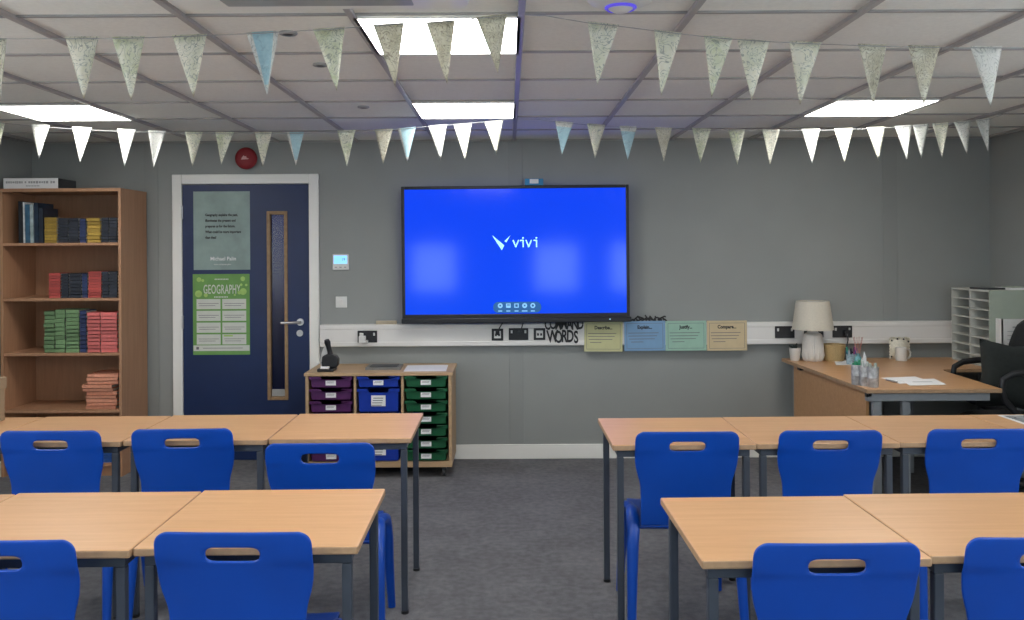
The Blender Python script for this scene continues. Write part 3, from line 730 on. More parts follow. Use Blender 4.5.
for k in range(7): tray(c1, zt-k*pitch, 1, M['purple']); tray(c3, zt-k*pitch, 1, M['green'])
tray(c2, zt, 1, M['trayblue'])
for k in (1, 3, 5): tray(c2, zt-k*pitch, 2, M['trayblue'])
# things on the unit
c = P(328, 372, 6.2)
pu = thing('lever_press', 'upright black desk press with a lever handle and white guard on the tray unit', 'press', (c.x, 6.17, UH))
b = B(); b.lo((-.062, -.05, 0), (.055, .09, .022)); b.build('base', M['blackplastic'], pu, bevel=.006)
b = B(); b.box((-.006, -.046, .030), (.062, .022, .008), Matrix.Rotation(.5, 3, 'X')); b.build('front_label', M['paper'], pu, bevel=.001)
b = B(); b.prism([(-.035, .02), (.06, .02), (.078, .04), (.080, .085), (.066, .105), (.036, .118), (-.006, .118), (-.034, .105), (-.040, .06)], -.01, .06); b.build('body', M['blackplastic'], pu, bevel=.010, seg=3)
b = B(); b.tube([(.022, .025, .10), (.014, .022, .14), (.006, .018, .175), (.000, .014, .205), (-.004, .01, .222)], [.022, .017, .018, .023, .018], 14); b.build('lever', M['blackplastic'], pu, 'auto')
b = B(); b.prism([(-.062, .02), (-.02, .02), (.0, .20), (-.012, .198), (-.034, .17), (-.054, .12), (-.062, .07)], .062, .070); b.build('guard', M['whiteplastic'], pu, bevel=.004)
M['silver'] = pm('silver_plastic', (.20, .20, .19), .3, .2, 25, metal=.3)
b = B(); b.box((0, 0, .010), (.25, .20, .020)); b.mat(1).box((0, -.005, .021), (.20, .15, .003)); o = b.build('laptop', [M['silver'], M['darkplastic']], bevel=.004, loc=(PX(384, 6.3), 6.30, UH)); tag(o, 'thin silver grey device lying flat in the middle of the tray unit top', 'device')
b = B(); b.box((0, 0, .002), (.30, .30, .004)); o = b.build('paper_sheet', M['paper'], loc=(PX(426, 6.3), 6.28, UH)); o.rotation_euler = (0, 0, .02); tag(o, 'stack of white paper lying on the right end of the tray unit', 'paper')

# ================================================================== PUPIL TABLES
TH, TW, TD = .780, .623, .582
def make_table(label, loc, rz, group, TW):
    t__ = thing('classroom_table', label, 'table', loc, rz, group)
    sl = .024
    b_ = B(); b_.lo((-TW/2, -TD/2, TH-sl), (TW/2, TD/2, TH)); o = b_.build('tabletop', [M['beech'], M['beechedge']], t__, bevel=.005, seg=3)
    for p_ in o.data.polygons:
        if abs(p_.normal.z) < .5: p_.material_index = 1
    lw, ins = .028, .022; rx, ry = TW/2-ins-lw/2, TD/2-ins-lw/2
    b_ = B()
    for s_ in (-1, 1):
        b_.box((0, s_*ry, TH-sl-.016), (2*rx+lw, lw*.9, .032)); b_.box((s_*rx, 0, TH-sl-.016), (lw*.9, 2*ry-lw, .032))
    b_.build('frame', M['tableleg'], t__, bevel=.003)
    for sx_, sy_ in ((-1, -1), (1, -1), (-1, 1), (1, 1)):
        b_ = B(); b_.lo((-lw/2, -lw/2, .012), (lw/2, lw/2, TH-sl-.032)); lg = b_.build('leg', M['tableleg'], t__, bevel=.004, loc=(sx_*rx, sy_*ry, 0))
        b_ = B(); b_.cyl((0, 0, .006), .017, .012, n=16); b_.build('foot_cap', M['blackplastic'], lg)
    return t__
protos = {}
def place_table(xr, yfront, label, group, rz, tw):
    """xr = x of the table centre, yfront = its near edge"""
    loc = (xr, yfront+TD/2, 0)
    if tw not in protos: protos[tw] = make_table(label, loc, rz, group, tw); return
    dup(protos[tw], loc, rz, label, group)
TL, TR = .624, .611
for k, (y, lab) in enumerate(((3.785, 'square beech table at the aisle end of the rear left row'), (3.768, 'square beech table second from the aisle in the rear left row'), (3.750, 'square beech table third from the aisle in the rear left row'), (3.735, 'square beech table at the far left of the rear left row under a cardboard box'))):
    place_table(-.430-TL/2-k*(TL+.004), y, lab, 'tables of the rear left row', .006, TL)
for k, (y, lab) in enumerate(((2.405, 'square beech table at the aisle end of the front left row'), (2.385, 'square beech table second from the aisle in the front left row'), (2.365, 'square beech table cut by the left edge in the front left row'))):
    place_table(-.425-TL/2-k*(TL+.003), y, lab, 'tables of the front left row', .01, TL)
for k, (y, lab) in enumerate(((3.627, 'square beech table at the aisle end of the rear right row'), (3.637, 'square beech table second from the aisle in the rear right row'), (3.649, 'square beech table third from the aisle in the rear right row'), (3.658, 'square beech table with a printed sheet, right end of the rear right row'))):
    place_table(.432+.604/2+k*.606, y, lab, 'tables of the rear right row', .004, .604)
for k, (y, lab) in enumerate(((2.285, 'square beech table at the aisle end of the front right row'), (2.312, 'square beech table cut by the right edge in the front right row'))):
    place_table(.502+TR/2+k*(TR+.003), y, lab, 'tables of the front right row', .014, TR)

# ================================================================== CHAIRS
def chair_surface():
    # side profile from the front lip back and up: (y, z, half width)
    prof = [(.218, .376, .172), (.222, .402, .186), (.205, .419, .194), (.160, .424, .198), (.09, .420, .200), (.01, .415, .200), (-.07, .410, .198), (-.13, .405, .196), (-.180, .407, .193),
            (-.206, .428, .191), (-.216, .49, .190), (-.221, .545, .190), (-.226, .588, .191), (-.231, .622, .195), (-.236, .657, .207), (-.242, .695, .2155), (-.250, .742, .218), (-.2535, .755, .218), (-.2595, .797, .218), (-.2625, .813, .2165), (-.2640, .829, .208), (-.2650, .839, .186)]
    return prof
PR = chair_surface(); SPLIT = 9; HOLE = (17, 18)
US = [-1, -.95, -.82, -.58, -.37, -.18, 0, .18, .37, .58, .82, .95, 1]
def shell(rows, hole=False):
    bm = bmesh.new(); grid = []
    for i in rows:
        y, z, hw = PR[i]; row = []
        back = min(1, max(0, (z-.47)/.15)) if i >= 8 else 0
        seat = 1 if i < 8 else 0
        for u in US:
            x = u*hw
            if hole and i in (16, 17, 18, 19) and abs(u) <= .37:
                x = u*.208
            dy = back*(.014*u*u if i < 17 else .006*u*u); dz = seat*.010*u*u*(1 if i > 1 else -.5)
            row.append(bm.verts.new((x, y+dy, z+dz)))
        grid.append(row)
    for a in range(len(rows)-1):
        for k in range(len(US)-1):
            if hole and rows[a] == HOLE[0] and 4 <= k <= 7: continue
            bm.faces.new((grid[a][k], grid[a][k+1], grid[a+1][k+1], grid[a+1][k]))
    if hole:
        cl = bm.edges.layers.float.new('crease_edge')
        for e_ in bm.edges:
            if len(e_.link_faces) == 1 and all(abs(v.co.x) < .09 and .745 < v.co.z < .805 for v in e_.verts): e_[cl] = .7
    bmesh.ops.recalc_face_normals(bm, faces=bm.faces); return bm
# the hand hole sits between rows 17 and 18
def mk_shell(name, rows, parent, hole=False):
    bm = shell(rows, hole); me = bpy.data.meshes.new(name); bm.to_mesh(me); bm.free()
    me.materials.append(M['chairblue'])
    for p_ in me.polygons: p_.use_smooth = True
    o = bpy.data.objects.new(name, me); C.objects.link(o); o.parent = parent
    s_ = o.modifiers.new('solid', 'SOLIDIFY'); s_.thickness = .009; s_.offset = 0
    u_ = o.modifiers.new('sub', 'SUBSURF'); u_.levels = 2; u_.render_levels = 2
    return o
def make_chair(label, loc, rz, group):
    t__ = thing('school_chair', label, 'chair', loc, rz, group)
    mk_shell('seat', list(range(0, SPLIT+1)), t__)
    mk_shell('backrest', list(range(SPLIT, len(PR))), t__, True)
    for sx_ in (-1, 1):
        # one arch each side: rear leg and front leg meet beside the seat
        b_ = B(); b_.tube([(sx_*.192, .05, .420), (sx_*.200, .01, .440), (sx_*.205, -.06, .456), (sx_*.210, -.115, .458), (sx_*.215, -.160, .443), (sx_*.219, -.190, .408), (sx_*.224, -.208, .35), (sx_*.229, -.228, .22), (sx_*.237, -.258, .004)], [.016, .022, .027, .030, .030, .028, .026, .022, .018], 16, (.85, 1.0), Vector((1, 0, 0)))
        b_.build('leg', M['chairblue'], t__, 'auto')
        b_ = B(); b_.tube([(sx_*.202, -.04, .447), (sx_*.205, .04, .443), (sx_*.209, .105, .424), (sx_*.212, .138, .385), (sx_*.217, .150, .33), (sx_*.222, .163, .20), (sx_*.230, .182, .004)], [.018, .025, .028, .027, .025, .021, .017], 16, (.85, 1.0), Vector((1, 0, 0)))
        b_.build('leg', M['chairblue'], t__, 'auto')
    return t__
ch0 = None
def place_chair(px_c, D, rz, label, group):
    global ch0
    X = PX(px_c, D); y = D+.262
    loc = (X-.262*math.sin(rz)*1.0, D+.262*math.cos(rz), 0)
    if ch0 is None: ch0 = make_chair(label, loc, rz, group); return ch0
    return dup(ch0, loc, rz, label, group)
G1 = 'blue chairs'
place_chair(48.5, 3.705, .0, 'blue plastic chair at the far left of the rear left row', 'blue chairs of the rear left row')
place_chair(180.5, 3.728, .03, 'blue plastic chair in the middle of the rear left row, second from the left', 'blue chairs of the rear left row')
place_chair(318.5, 3.435, .02, 'blue plastic chair pulled out at the aisle end of the rear left row', 'blue chairs of the rear left row')
place_chair(-9, 2.30, -.0, 'blue plastic chair cut by the left edge of the front left row', 'blue chairs of the front left row')
place_chair(230, 2.355, -.02, 'blue plastic chair at the aisle table of the front left row', 'blue chairs of the front left row')
place_chair(686.5, 3.608, .0, 'blue plastic chair at the aisle end of the rear right row', 'blue chairs of the rear right row')
place_chair(830, 3.617, .0, 'blue plastic chair in the middle of the rear right row', 'blue chairs of the rear right row')
place_chair(978.5, 3.628, .0, 'blue plastic chair at the right end of the rear right row', 'blue chairs of the rear right row')
place_chair(836, 2.24, .0, 'blue plastic chair at the aisle table of the front right row', 'blue chairs of the front right row')
place_chair(1047.5, 2.275, .0, 'blue plastic chair cut by the right edge of the front right row', 'blue chairs of the front right row')

# cardboard box on the far left table
t_ = thing('cardboard_box', 'tan cardboard box standing on the table at the left edge', 'box', (-2.50, 4.00, TH))
b = B(); b.lo((-.12, 0, 0), (.026, .25, .20)); b.build('carton', M['cardboard'], t_, bevel=.002)
b = B(); b.lo((-.124, -.004, .155), (.034, .254, .212)); b.build('lid', M['cardboard'], t_, bevel=.002)
# printed sheet on the right rear table
b = B(); x0 = P(996.7, 414, 4.22).x; b.lo((x0, 3.86, TH), (x0+.42, 4.215, TH+.0012)); b.mat(1).lo((x0+.02, 3.87, TH+.0012), (x0+.40, 4.20, TH+.0016))
tag(b.build('printed_sheet', [M['paper'], map_paper('grey_print', (.25, .27, .29), (.38, .40, .42), (.14, .15, .17), 6, 7)]), 'white bordered grey printed sheet on the table at the right edge', 'sheet')

# ================================================================== TEACHER DESK
DH = .765
dk = thing('teacher_desk', 'corner teacher desk with beech top and silver grey frame by the right wall', 'desk', (2.10, 5.10, 0))
def arcpts(cx_, cy_, r_, a0, a1, n=6): return [(cx_+r_*math.cos(a0+(a1-a0)*k/n), cy_+r_*math.sin(a0+(a1-a0)*k/n)) for k in range(n+1)]
ox, oy = 2.10, 5.10
out = [(-.035, 1.455), (.01, 0.0), (.80, -.012)]
out += [(.838, .74)] + [(.86, .80), (.90, .822)] + [(1.50, .83), (1.50, 1.455)]
b = B(); b.prism(out, DH-.025, DH, 'XY'); o = b.build('desktop', [M['deskwood'], M['beechedge']], dk, bevel=.003)
for p_ in o.data.polygons:
    if abs(p_.normal.z) < .5: p_.material_index = 1
b = B(); b.prism([(.045, .10), (.063, .10), (.045, 1.36), (.027, 1.36)], .08, DH-.035, 'XY'); b.build('side_panel', M['deskwood'], dk)
b = B(); b.lo((.02, .02, DH-.075), (.745, .06, DH-.028)); b.lo((.70, .06, DH-.065), (.74, 1.0, DH-.028)); b.lo((.08, 1.38, DH-.065), (1.46, 1.42, DH-.028)); b.build('frame', M['deskleg'], dk, bevel=.003)
for (x, y) in ((.085, .05), (.265, .07), (.72, 1.0), (1.44, 1.38), (1.44, .90), (.06, 1.40)):
    b = B(); b.lo((x-.024, y-.018, .015), (x+.024, y+.018, DH-.03)); b.build('leg', M['deskleg'], dk, bevel=.003)
b = B(); b.lo((.05, .0, 0), (.30, .05, .03)); b.lo((1.42, .86, 0), (1.46, 1.42, .02)); b.build('foot_bar', M['deskleg'], dk, bevel=.004)
b = B(); b.box((.03, .035, DH-.038), (.03, .03, .026)); b.box((-.005, 1.12, DH-.034), (.03, .05, .018)); b.build('end_cap', M['blackplastic'], dk, bevel=.002)

def onD(px, py): # point on the desktop seen at a pixel
    Y = 6.0
    for _ in range(30): 
        z = P(px, py, Y).z; Y += (DH-z)*Y/(DH-CAMZ)*.9 if abs(DH-z) > 1e-5 else 0
    return P(px, py, Y)
# lamp
c = P(813, 360, 6.40); 
lp = thing('table_lamp', 'white ceramic table lamp with a cream drum shade on the desk', 'lamp', (c.x, 6.40, DH))
M['ceramic'] = pm('white_ceramic', (.66, .64, .60), .35, .03, 20)
M['linen'] = pm('cream_linen', (.60, .56, .47), .9, .05, 120, bump=.4, bscale=500)
zig = lambda a, z: 1+(.06*math.cos(14*a) if z < .06 else .035*math.cos(28*a) if z < .185 else 0)
B().lathe([(.001, 0), (.060, .0), (.067, .006), (.073, .025), (.0775, .045), (.076, .065), (.0735, .11), (.070, .16), (.065, .192), (.054, .203), (.040, .208), (.034, .220), (.012, .224)], n=128, wave=zig, cap=True).build('lamp_base', M['ceramic'], lp, 'auto')
B().lathe([(.014, .222), (.014, .262)], n=16).build('bulb_holder', M['blackplastic'], lp, 'auto')
b = B(); b.lathe([(.148, .232), (.119, .442), (.116, .442), (.145, .232), (.148, .232)], n=48, cap=False); b.build('lamp_shade', M['linen'], lp, 'auto')
b = B(); b.tube([(-.117, 0, .436), (.117, 0, .436)], .002, 6); b.tube([(0, -.117, .436), (0, .117, .436)], .002, 6); b.tube([(0, 0, .262), (0, 0, .436)], .002, 6); b.build('shade_carrier', M['steel'], lp)
b = B(); b.sph((0, 0, .30), .028, (1, 1, 1.25), 16); b.build('bulb', M['whiteplastic'], lp, True)
# small pot plant
c = P(795, 358, 6.42)
pp = thing('potted_plant', 'small pale pot with a dark succulent left of the lamp', 'plant', (c.x, 6.42, DH))
B().lathe([(.001, 0), (.030, 0), (.034, .006), (.042, .088), (.042, .094), (.037, .094), (.035, .080), (.001, .080)], n=28).build('pot', M['ceramic'], pp, 'auto')
random.seed(9); b = B()
for k in range(22):
    a = random.uniform(0, 2*PI); r_ = random.uniform(.012, .046); h_ = random.uniform(.020, .052)
    b.tube([(.2*r_*math.cos(a), .2*r_*math.sin(a), .078), (r_*.7*math.cos(a), r_*.7*math.sin(a), .078+h_*.7), (r_*math.cos(a), r_*math.sin(a), .078+h_)], [.007, .009, .002], 6)
b.build('leaves', pm('dark_leaf', (.025, .035, .03), .5, .2, 60), pp, True)
# basket
c = P(834, 359, 6.40)
M['wicker'] = pm('woven_wicker', (.42, .30, .14), .75, .25, 140, stretch=(1, 1, 3), bump=.8, bscale=220)
wv = lambda a, z: 1+.018*math.cos(28*a+(z*120))
tag(B().lathe([(.001, 0), (.066, 0), (.070, .01), (.074, .04), (.077, .08), (.080, .118), (.077, .122), (.073, .118), (.070, .02), (.001, .016)], n=84, wave=wv).build('wicker_basket', M['wicker'], None, 'auto', loc=(c.x, 6.40, DH)), 'small round tan woven basket right of the lamp', 'basket')
# black charger and lead
a = P(847, 333, TF-.02); e_ = P(850, 358, 6.36)
b = B(); b.box((a.x, TF-.022, a.z), (.045, .024, .045)); b.tube([(a.x, TF-.03, a.z), (a.x-.004, TF-.05, a.z-.05), (a.x-.03, TF-.07, DH+.06), (e_.x, 6.42, DH+.05)], .005, 8); b.box((e_.x+.024, 6.44, DH+.032), (.050, .05, .062))
tag(b.build('power_adapter', M['blackplastic'], smooth='auto', bevel=.003), 'black plug and power brick between the basket and the reed diffuser', 'adapter')
# reed diffuser
c = P(857, 361, 6.12); c = (c.x, 6.10, DH)
rd = thing('reed_diffuser', 'reed diffuser with thin pinkish reeds behind the pen tins', 'diffuser', c)
M['tealglass'] = pm('teal_glass', (.12, .30, .34), .2, .25, 60)
B().lathe([(.001, 0), (.024, 0), (.026, .05), (.018, .066), (.011, .072), (.011, .09), (.008, .09)], n=24).build('bottle', M['tealglass'], rd, 'auto')
b = B()
for k in range(6):
    a = k*1.05; b.tube([(.002*math.cos(a), .002*math.sin(a), .05), (.034*math.cos(a), .025*math.sin(a), .205)], .0016, 5)
b.build('reeds', pm('pink_reed', (.45, .18, .14), .6, .1, 20), rd)
# teal and violet tub of oddments behind the tins
c = onD(855, 365)
tb = thing('pencil_pot', 'clear teal tub of coloured oddments behind the galvanised tins', 'pot', (c.x-.01, c.y+.04, DH))
B().lathe([(.001, 0), (.033, 0), (.038, .075), (.035, .075), (.031, .005), (.001, .005)], n=28).build('tub', pm('tub_plastic', (.28, .40, .46), .25, .3, 70), tb, 'auto')
cols = [(.02, .22, .30), (.25, .06, .20), (.02, .03, .06), (.35, .42, .45), (.03, .30, .20), (.10, .08, .30)]
random.seed(2)
for k in range(9):
    a = random.uniform(0, 6.28); r_ = random.uniform(.005, .022); tl = Vector((math.cos(a)*.018, math.sin(a)*.018, 0))
    b = B(); p0 = Vector((r_*math.cos(a), r_*math.sin(a), .008)); b.tube([p0, p0+tl+Vector((0, 0, random.uniform(.085, .125)))], [.006, .0075], 8)
    o = b.build('marker_pen', pm('pen_colour', cols[k % 6], .4, .1, 60)); o.location = tb.location
    tag(o, 'short coloured pen standing in the teal tub behind the tins', 'pen', 'pens in the teal tub')
# galvanised triple tin
c = onD(867.5, 388)
tin = thing('desk_tidy', 'three joined galvanised tins of stationery near the desk front edge', 'desk tidy', (c.x+.012, c.y+.085, DH))
M['zinc'] = pm('galvanised_zinc', (.50, .50, .50), .5, .3, 45, metal=.45)
tpos = [(-.020, .050), (.008, .0), (.036, -.048)]
for (x, y) in tpos:
    B().lathe([(.001, 0), (.031, 0), (.032, .004), (.0325, .055), (.0335, .057), (.0325, .060), (.034, .116), (.0355, .118), (.034, .121), (.0325, .120), (.030, .006), (.001, .005)], c=(x, y, 0), n=30).build('tin', M['zinc'], tin, 'auto')
def stuffin(ti, col, n_, lab, rr=.010, h0=.11, h1=.15, nm='marker_pen', cat='pen'):
    m_ = pm(lab.split()[0]+'_stationery', col, .45, .15, 50); x, y = tpos[ti]
    for k in range(n_):
        a = k*2*PI/n_+.4; p0 = Vector((x+.012*math.cos(a), y+.012*math.sin(a), .008)); p1 = Vector((x+.021*math.cos(a), y+.021*math.sin(a), random.uniform(h0, h1)))
        b_ = B(); b_.tube([p0, p1-(p1-p0)*.12, p1], [rr, rr, rr*.7], 10); o_ = b_.build(nm, m_, smooth='auto'); o_.location = tin.location
        tag(o_, lab, cat, lab)
stuffin(0, (.02, .26, .13), 5, 'green board pen in the left galvanised tin', .0095, .13, .165)
stuffin(1, (.50, .54, .50), 4, 'pale board pen in the middle galvanised tin', .0095, .13, .16)
stuffin(2, (.36, .40, .36), 4, 'grey green board pen in the right galvanised tin', .010, .125, .145)
b = B(); p0 = Vector((tpos[1][0], tpos[1][1], .01)); b.prism([(p0.x-.012, .02), (p0.x+.012, .02), (p0.x+.010, .175), (p0.x-.002, .205), (p0.x-.010, .165)], p0.y+.002, p0.y+.006)
o = b.build('white_ruler', M['paper']); o.location = tin.location; tag(o, 'white pointed card marker sticking up from the middle tin', 'marker')
# knitted look holder and mug
c = Vector((PX(899, 6.46), 6.46, DH))
hd = thing('letter_holder', 'cream lattice holder with dark spots behind the white mug', 'holder', (c.x, 6.46, DH))
b = B(); random.seed(5)
hw, hh = .066, .150
for s_ in (-1, 1):
    for k in range(7): b.sph((s_*hw, 0, .012+k*hh/7), .0125, (1, .7, 1), 8)
    for k in range(7): b.sph((-hw+k*hw/3, s_*0.0-.0, hh+.004*(k % 2)), .0145, (1, .7, 1), 8)
b.lo((-hw, -.008, 0), (hw, .008, hh)); b.build('lattice', pm('cream_resin', (.74, .70, .58), .5, .12, 60), hd, True)
b = B()
for (x, z) in ((-.062, .14), (.062, .132), (-.064, .02), (-.02, .152), (.026, .150)): b.sph((x, -.010, z), .0065, n=8)
b.build('spots', M['darkplastic'], hd, True)
c = onD(901.5, 360)
mg = thing('mug', 'plain white mug standing in front of the cream holder', 'mug', (PX(901.5, 6.36), 6.375, DH))
B().lathe([(.001, 0), (.037, 0), (.040, .004), (.041, .094), (.039, .096), (.037, .094), (.036, .008), (.001, .006)], n=36).build('cup', M['ceramic'], mg, 'auto')
b = B(); b.tube([(.038, 0, .078), (.060, 0, .080), (.070, 0, .060), (.068, 0, .036), (.054, 0, .020), (.037, 0, .020)], .005, 10); b.build('handle', M['ceramic'], mg, 'auto')
# papers
def sheet(pts, lab, zz, mat_=None):
    ps = [onD(*q) for q in pts]; b_ = B(); b_.prism([(p_.x, p_.y) for p_ in ps], DH+zz, DH+zz+.0012, 'XY')
    return tag(b_.build('paper_sheet', mat_ or M['paper']), lab, 'paper')
sheet([(834.5, 360.8), (851, 360.3), (854, 364.6), (836, 365.2)], 'small white slip of paper in front of the basket', .0)
sheet([(881, 377.8), (915, 376.6), (930, 381.5), (900, 384)], 'white sheet lying under another on the desk front', .0)
o = sheet([(901, 380.2), (934, 379), (946.5, 384.8), (910, 386)], 'white printed sheet on top near the desk front edge', .0014)
ps = [onD(*q) for q in ((912, 382), (930, 381.4))]
b = B(); b.lo((ps[0].x, ps[0].y-.02, DH+.0026), (ps[1].x, ps[0].y, DH+.0029)); b.build('printed_text', M['greyplastic'], o)
pa, pb = onD(886, 380.5), onD(897, 383); b = B(); b.tube([(pa.x, pa.y, DH+.006), (pb.x, pb.y, DH+.006)], .005, 8); tag(b.build('pen', M['greyplastic']), 'grey pen lying beside the sheets on the desk', 'pen')

# pigeonhole sorter
PXF, PY0, PY1, PH = 3.295, 5.93, 6.44, .535
ps_ = thing('pigeonhole_sorter', 'white two column pigeonhole paper sorter on the back of the desk', 'paper sorter', (PXF, PY0, DH))
M['palegreen'] = pm('pale_green_board', (.36, .41, .34), .6, .04, 10)
M['sorter'] = pm('white_board', (.52, .53, .49), .55, .03, 20)
PDp, PWd = .335, PY1-PY0
b = B(); b.lo((0, 0, 0), (PDp, .010, PH)); b.build('side_panel', [M['palegreen']], ps_, bevel=.001)
b = B(); b.lo((0, PWd-.010, 0), (PDp, PWd, PH)); b.build('side_panel', M['sorter'], ps_, bevel=.001)
b = B(); b.lo((0, PWd/2-.006, .012), (PDp-.01, PWd/2+.006, PH-.012)); b.build('divider', M['sorter'], ps_)
b = B(); b.lo((0, .010, PH-.012), (PDp, PWd-.010, PH)); b.build('top_panel', M['sorter'], ps_)
b = B(); b.lo((PDp-.008, .010, .0), (PDp, PWd-.010, PH-.012)); b.build('back_panel', M['sorter'], ps_)
for k in range(8): B().lo((0, .010, k*(PH-.012)/8), (PDp-.008, PWd-.010, k*(PH-.012)/8+.009)).build('shelf', M['sorter'], ps_)
random.seed(8)
b = B()
b = B(); b.box((0, 0, .006), (.14, .18, .012), Matrix.Rotation(.2, 3, 'Z')); tag(b.build('folder', M['darkplastic'], bevel=.002, loc=(3.385, 6.12, DH+PH)), 'thin dark folder lying on top of the paper sorter', 'folder')
b = B(); b.box((0, 0, .006), (.16, .21, .012), Matrix.Rotation(-.1, 3, 'Z')); b.mat(1).box((.0, .0, .016), (.09, .15, .008)); tag(b.build('paper_pile', [M['sorter'], M['postergreen']], bevel=.001, loc=(3.50, 6.05, DH+PH)) if False else b.build('paper_pile', [M['paper'], M['palegreen']], bevel=.001, loc=(3.56, 6.10, DH+PH)), 'small pile of pale papers on the right of the sorter top', 'papers')
# magazine file beside the sorter
mf = thing('magazine_file', 'white magazine file standing against the green side of the sorter', 'file', (3.33, 5.925, DH))
W_ = .25
b = B(); b.prism([(0, 0), (W_, 0), (W_, .345), (0, .345)], -.075, -.070); b.lo((0, -.075, 0), (.012, -.004, .345)); b.lo((0, -.075, 0), (W_, -.004, .004)); b.build('case', M['whiteplastic'], mf, bevel=.001)
b = B()
for k in range(9): b.box((.12, -.0757, .29-k*.028), (.16 if k else .09, .0008, .010 if k == 0 else .004))
b.build('printed_text', M['greyplastic'], mf)
b = B(); b.lo((.015, -.066, .005), (W_-.004, -.010, .31)); b.build('contents', M['paper'], mf)

# office chair
oc = thing('office_chair', 'black office chair with looped armrests behind the teacher desk', 'chair', (3.205, 5.50, 0), 0)
M['blackfabric'] = pm('black_fabric', (.010, .012, .013), .9, .2, 80, bump=.3, bscale=600)
def pillow(w_, d_, h_, mat_, name, parent, rot=None, loc=(0, 0, 0), n=12, pinch=.0, rnd=0):
    bm = bmesh.new(); top = {}; 
    for s_ in (1, -1):
        for i in range(n+1):
            for j in range(n+1):
                u, v = 2*i/n-1, 2*j/n-1; edge = (i in (0, n) or j in (0, n))
                if s_ == -1 and edge: continue
                th = d_/2*((1-u**4)*(1-v**4))**.5
                pu_ = 1-pinch*(1-v*v)*abs(u) if False else 1
                x, z = u*w_/2*(1-pinch*(1-v*v)*0), v*h_/2
                x, z = x*(1-rnd*v*v)**.5, z*(1-rnd*u*u)**.5
                x *= 1-pinch*(1-abs(v))*abs(u); z *= 1-pinch*(1-abs(u))*abs(v)
                top[(s_, i, j)] = bm.verts.new((x, s_*th, z))
                if edge: top[(-1, i, j)] = top[(1, i, j)]
    for s_ in (1, -1):
        for i in range(n):
            for j in range(n): bm.faces.new((top[(s_, i, j)], top[(s_, i+1, j)], top[(s_, i+1, j+1)], top[(s_, i, j+1)]))
    bmesh.ops.recalc_face_normals(bm, faces=bm.faces)
    me = bpy.data.meshes.new(name); bm.to_mesh(me); bm.free(); me.materials.append(mat_)
    for p_ in me.polygons: p_.use_smooth = True
    o_ = bpy.data.objects.new(name, me); C.objects.link(o_); o_.parent = parent; o_.location = loc
    if rot: o_.rotation_euler = rot
    return o_
pillow(.50, .10, .50, M['blackfabric'], 'seat', oc, (PI/2, 0, 0), (-.03, 0, .49), rnd=.25)
pillow(.46, .10, .62, M['blackfabric'], 'backrest', oc, (.16, 0, PI/2+.32), (.185, .06, .85), rnd=.42)
bk = B(); bk.tube([(.12, 0, .46), (.24, 0, .47), (.285, 0, .55), (.30, 0, .75)], .022, 10, (1.4, .6)); bk.build('back_bar', M['blackplastic'], oc, 'auto')
for s_ in (-1, 1):
    pts = []
    for k in range(19):
        a = PI*1.02*k/18+PI*.02
    y = s_*.285
    pts = [(.17, s_*.25, .475), (.12, y, .50), (-.02, y, .53), (-.14, y, .585), (-.215, y, .67), (-.238, y, .745), (-.228, y, .800), (-.17, y, .832), (-.06, y, .845), (.08, y, .843), (.20, y, .825), (.235, s_*.25, .80)]
    B().tube(pts, .016, 10, (1.25, .8), Vector((0, 1, 0))).build('armrest', M['blackplastic'], oc, 'auto')
B().cyl((0, 0, .27), .028, .34, n=20).build('gas_column', M['blackplastic'], oc, 'auto')
for k in range(5):
    a = k*2*PI/5+.3
    b = B(); b.tube([(0, 0, .11), (.26*math.cos(a), .26*math.sin(a), .075)], [.03, .018], 10); l_ = b.build('base_arm', M['blackplastic'], oc, 'auto')
    b = B(); b.cyl((.26*math.cos(a), .26*math.sin(a), .03), .03, .04, 'X', 18); b.build('castor', M['blackplastic'], l_, 'auto')
cu = pillow(.38, .13, .42, pm('black_velvet', (.012, .016, .015), .95, .2, 40), 'cushion', None, (-.12, .10, -.18), (3.105, 5.36, .80), pinch=.13)
tag(cu, 'black square cushion propped on the office chair', 'cushion')

# ================================================================== BUNTING
near = [(-26, 7, 38, -1, 98, 'map_tan'), (65, 99, 36.5, 83, 97, 'map_cream'), (112, 145, 36.5, 131, 98, 'map_green'), (172, 207, 34.5, 194, 95, 'map_cream'), (246, 279, 31.5, 267, 92, 'sea'), (313, 345, 28, 336.5, 88, 'map_green'), (373, 404, 23.5, 395, 84, 'map_tan'), (426, 455, 21, 447, 81, 'map_tan'), (476, 507, 15.5, 498, 71, 'map_tan'),
        (587.5, 619, 23, 597, 83, 'map_cream'), (654, 682, 31, 661.5, 93, 'map_cream'), (704, 733, 36.5, 711.5, 95, 'map_green'), (737, 770, 39.5, 751, 98.5, 'map_cream'), (789, 821.5, 41.5, 801, 102, 'map_cream'), (858, 887, 44, 872, 103, 'map_tan'), (908, 940, 45.5, 923, 104, 'map_tan'), (970, 1002, 46, 991, 104.5, 'map_pale')]
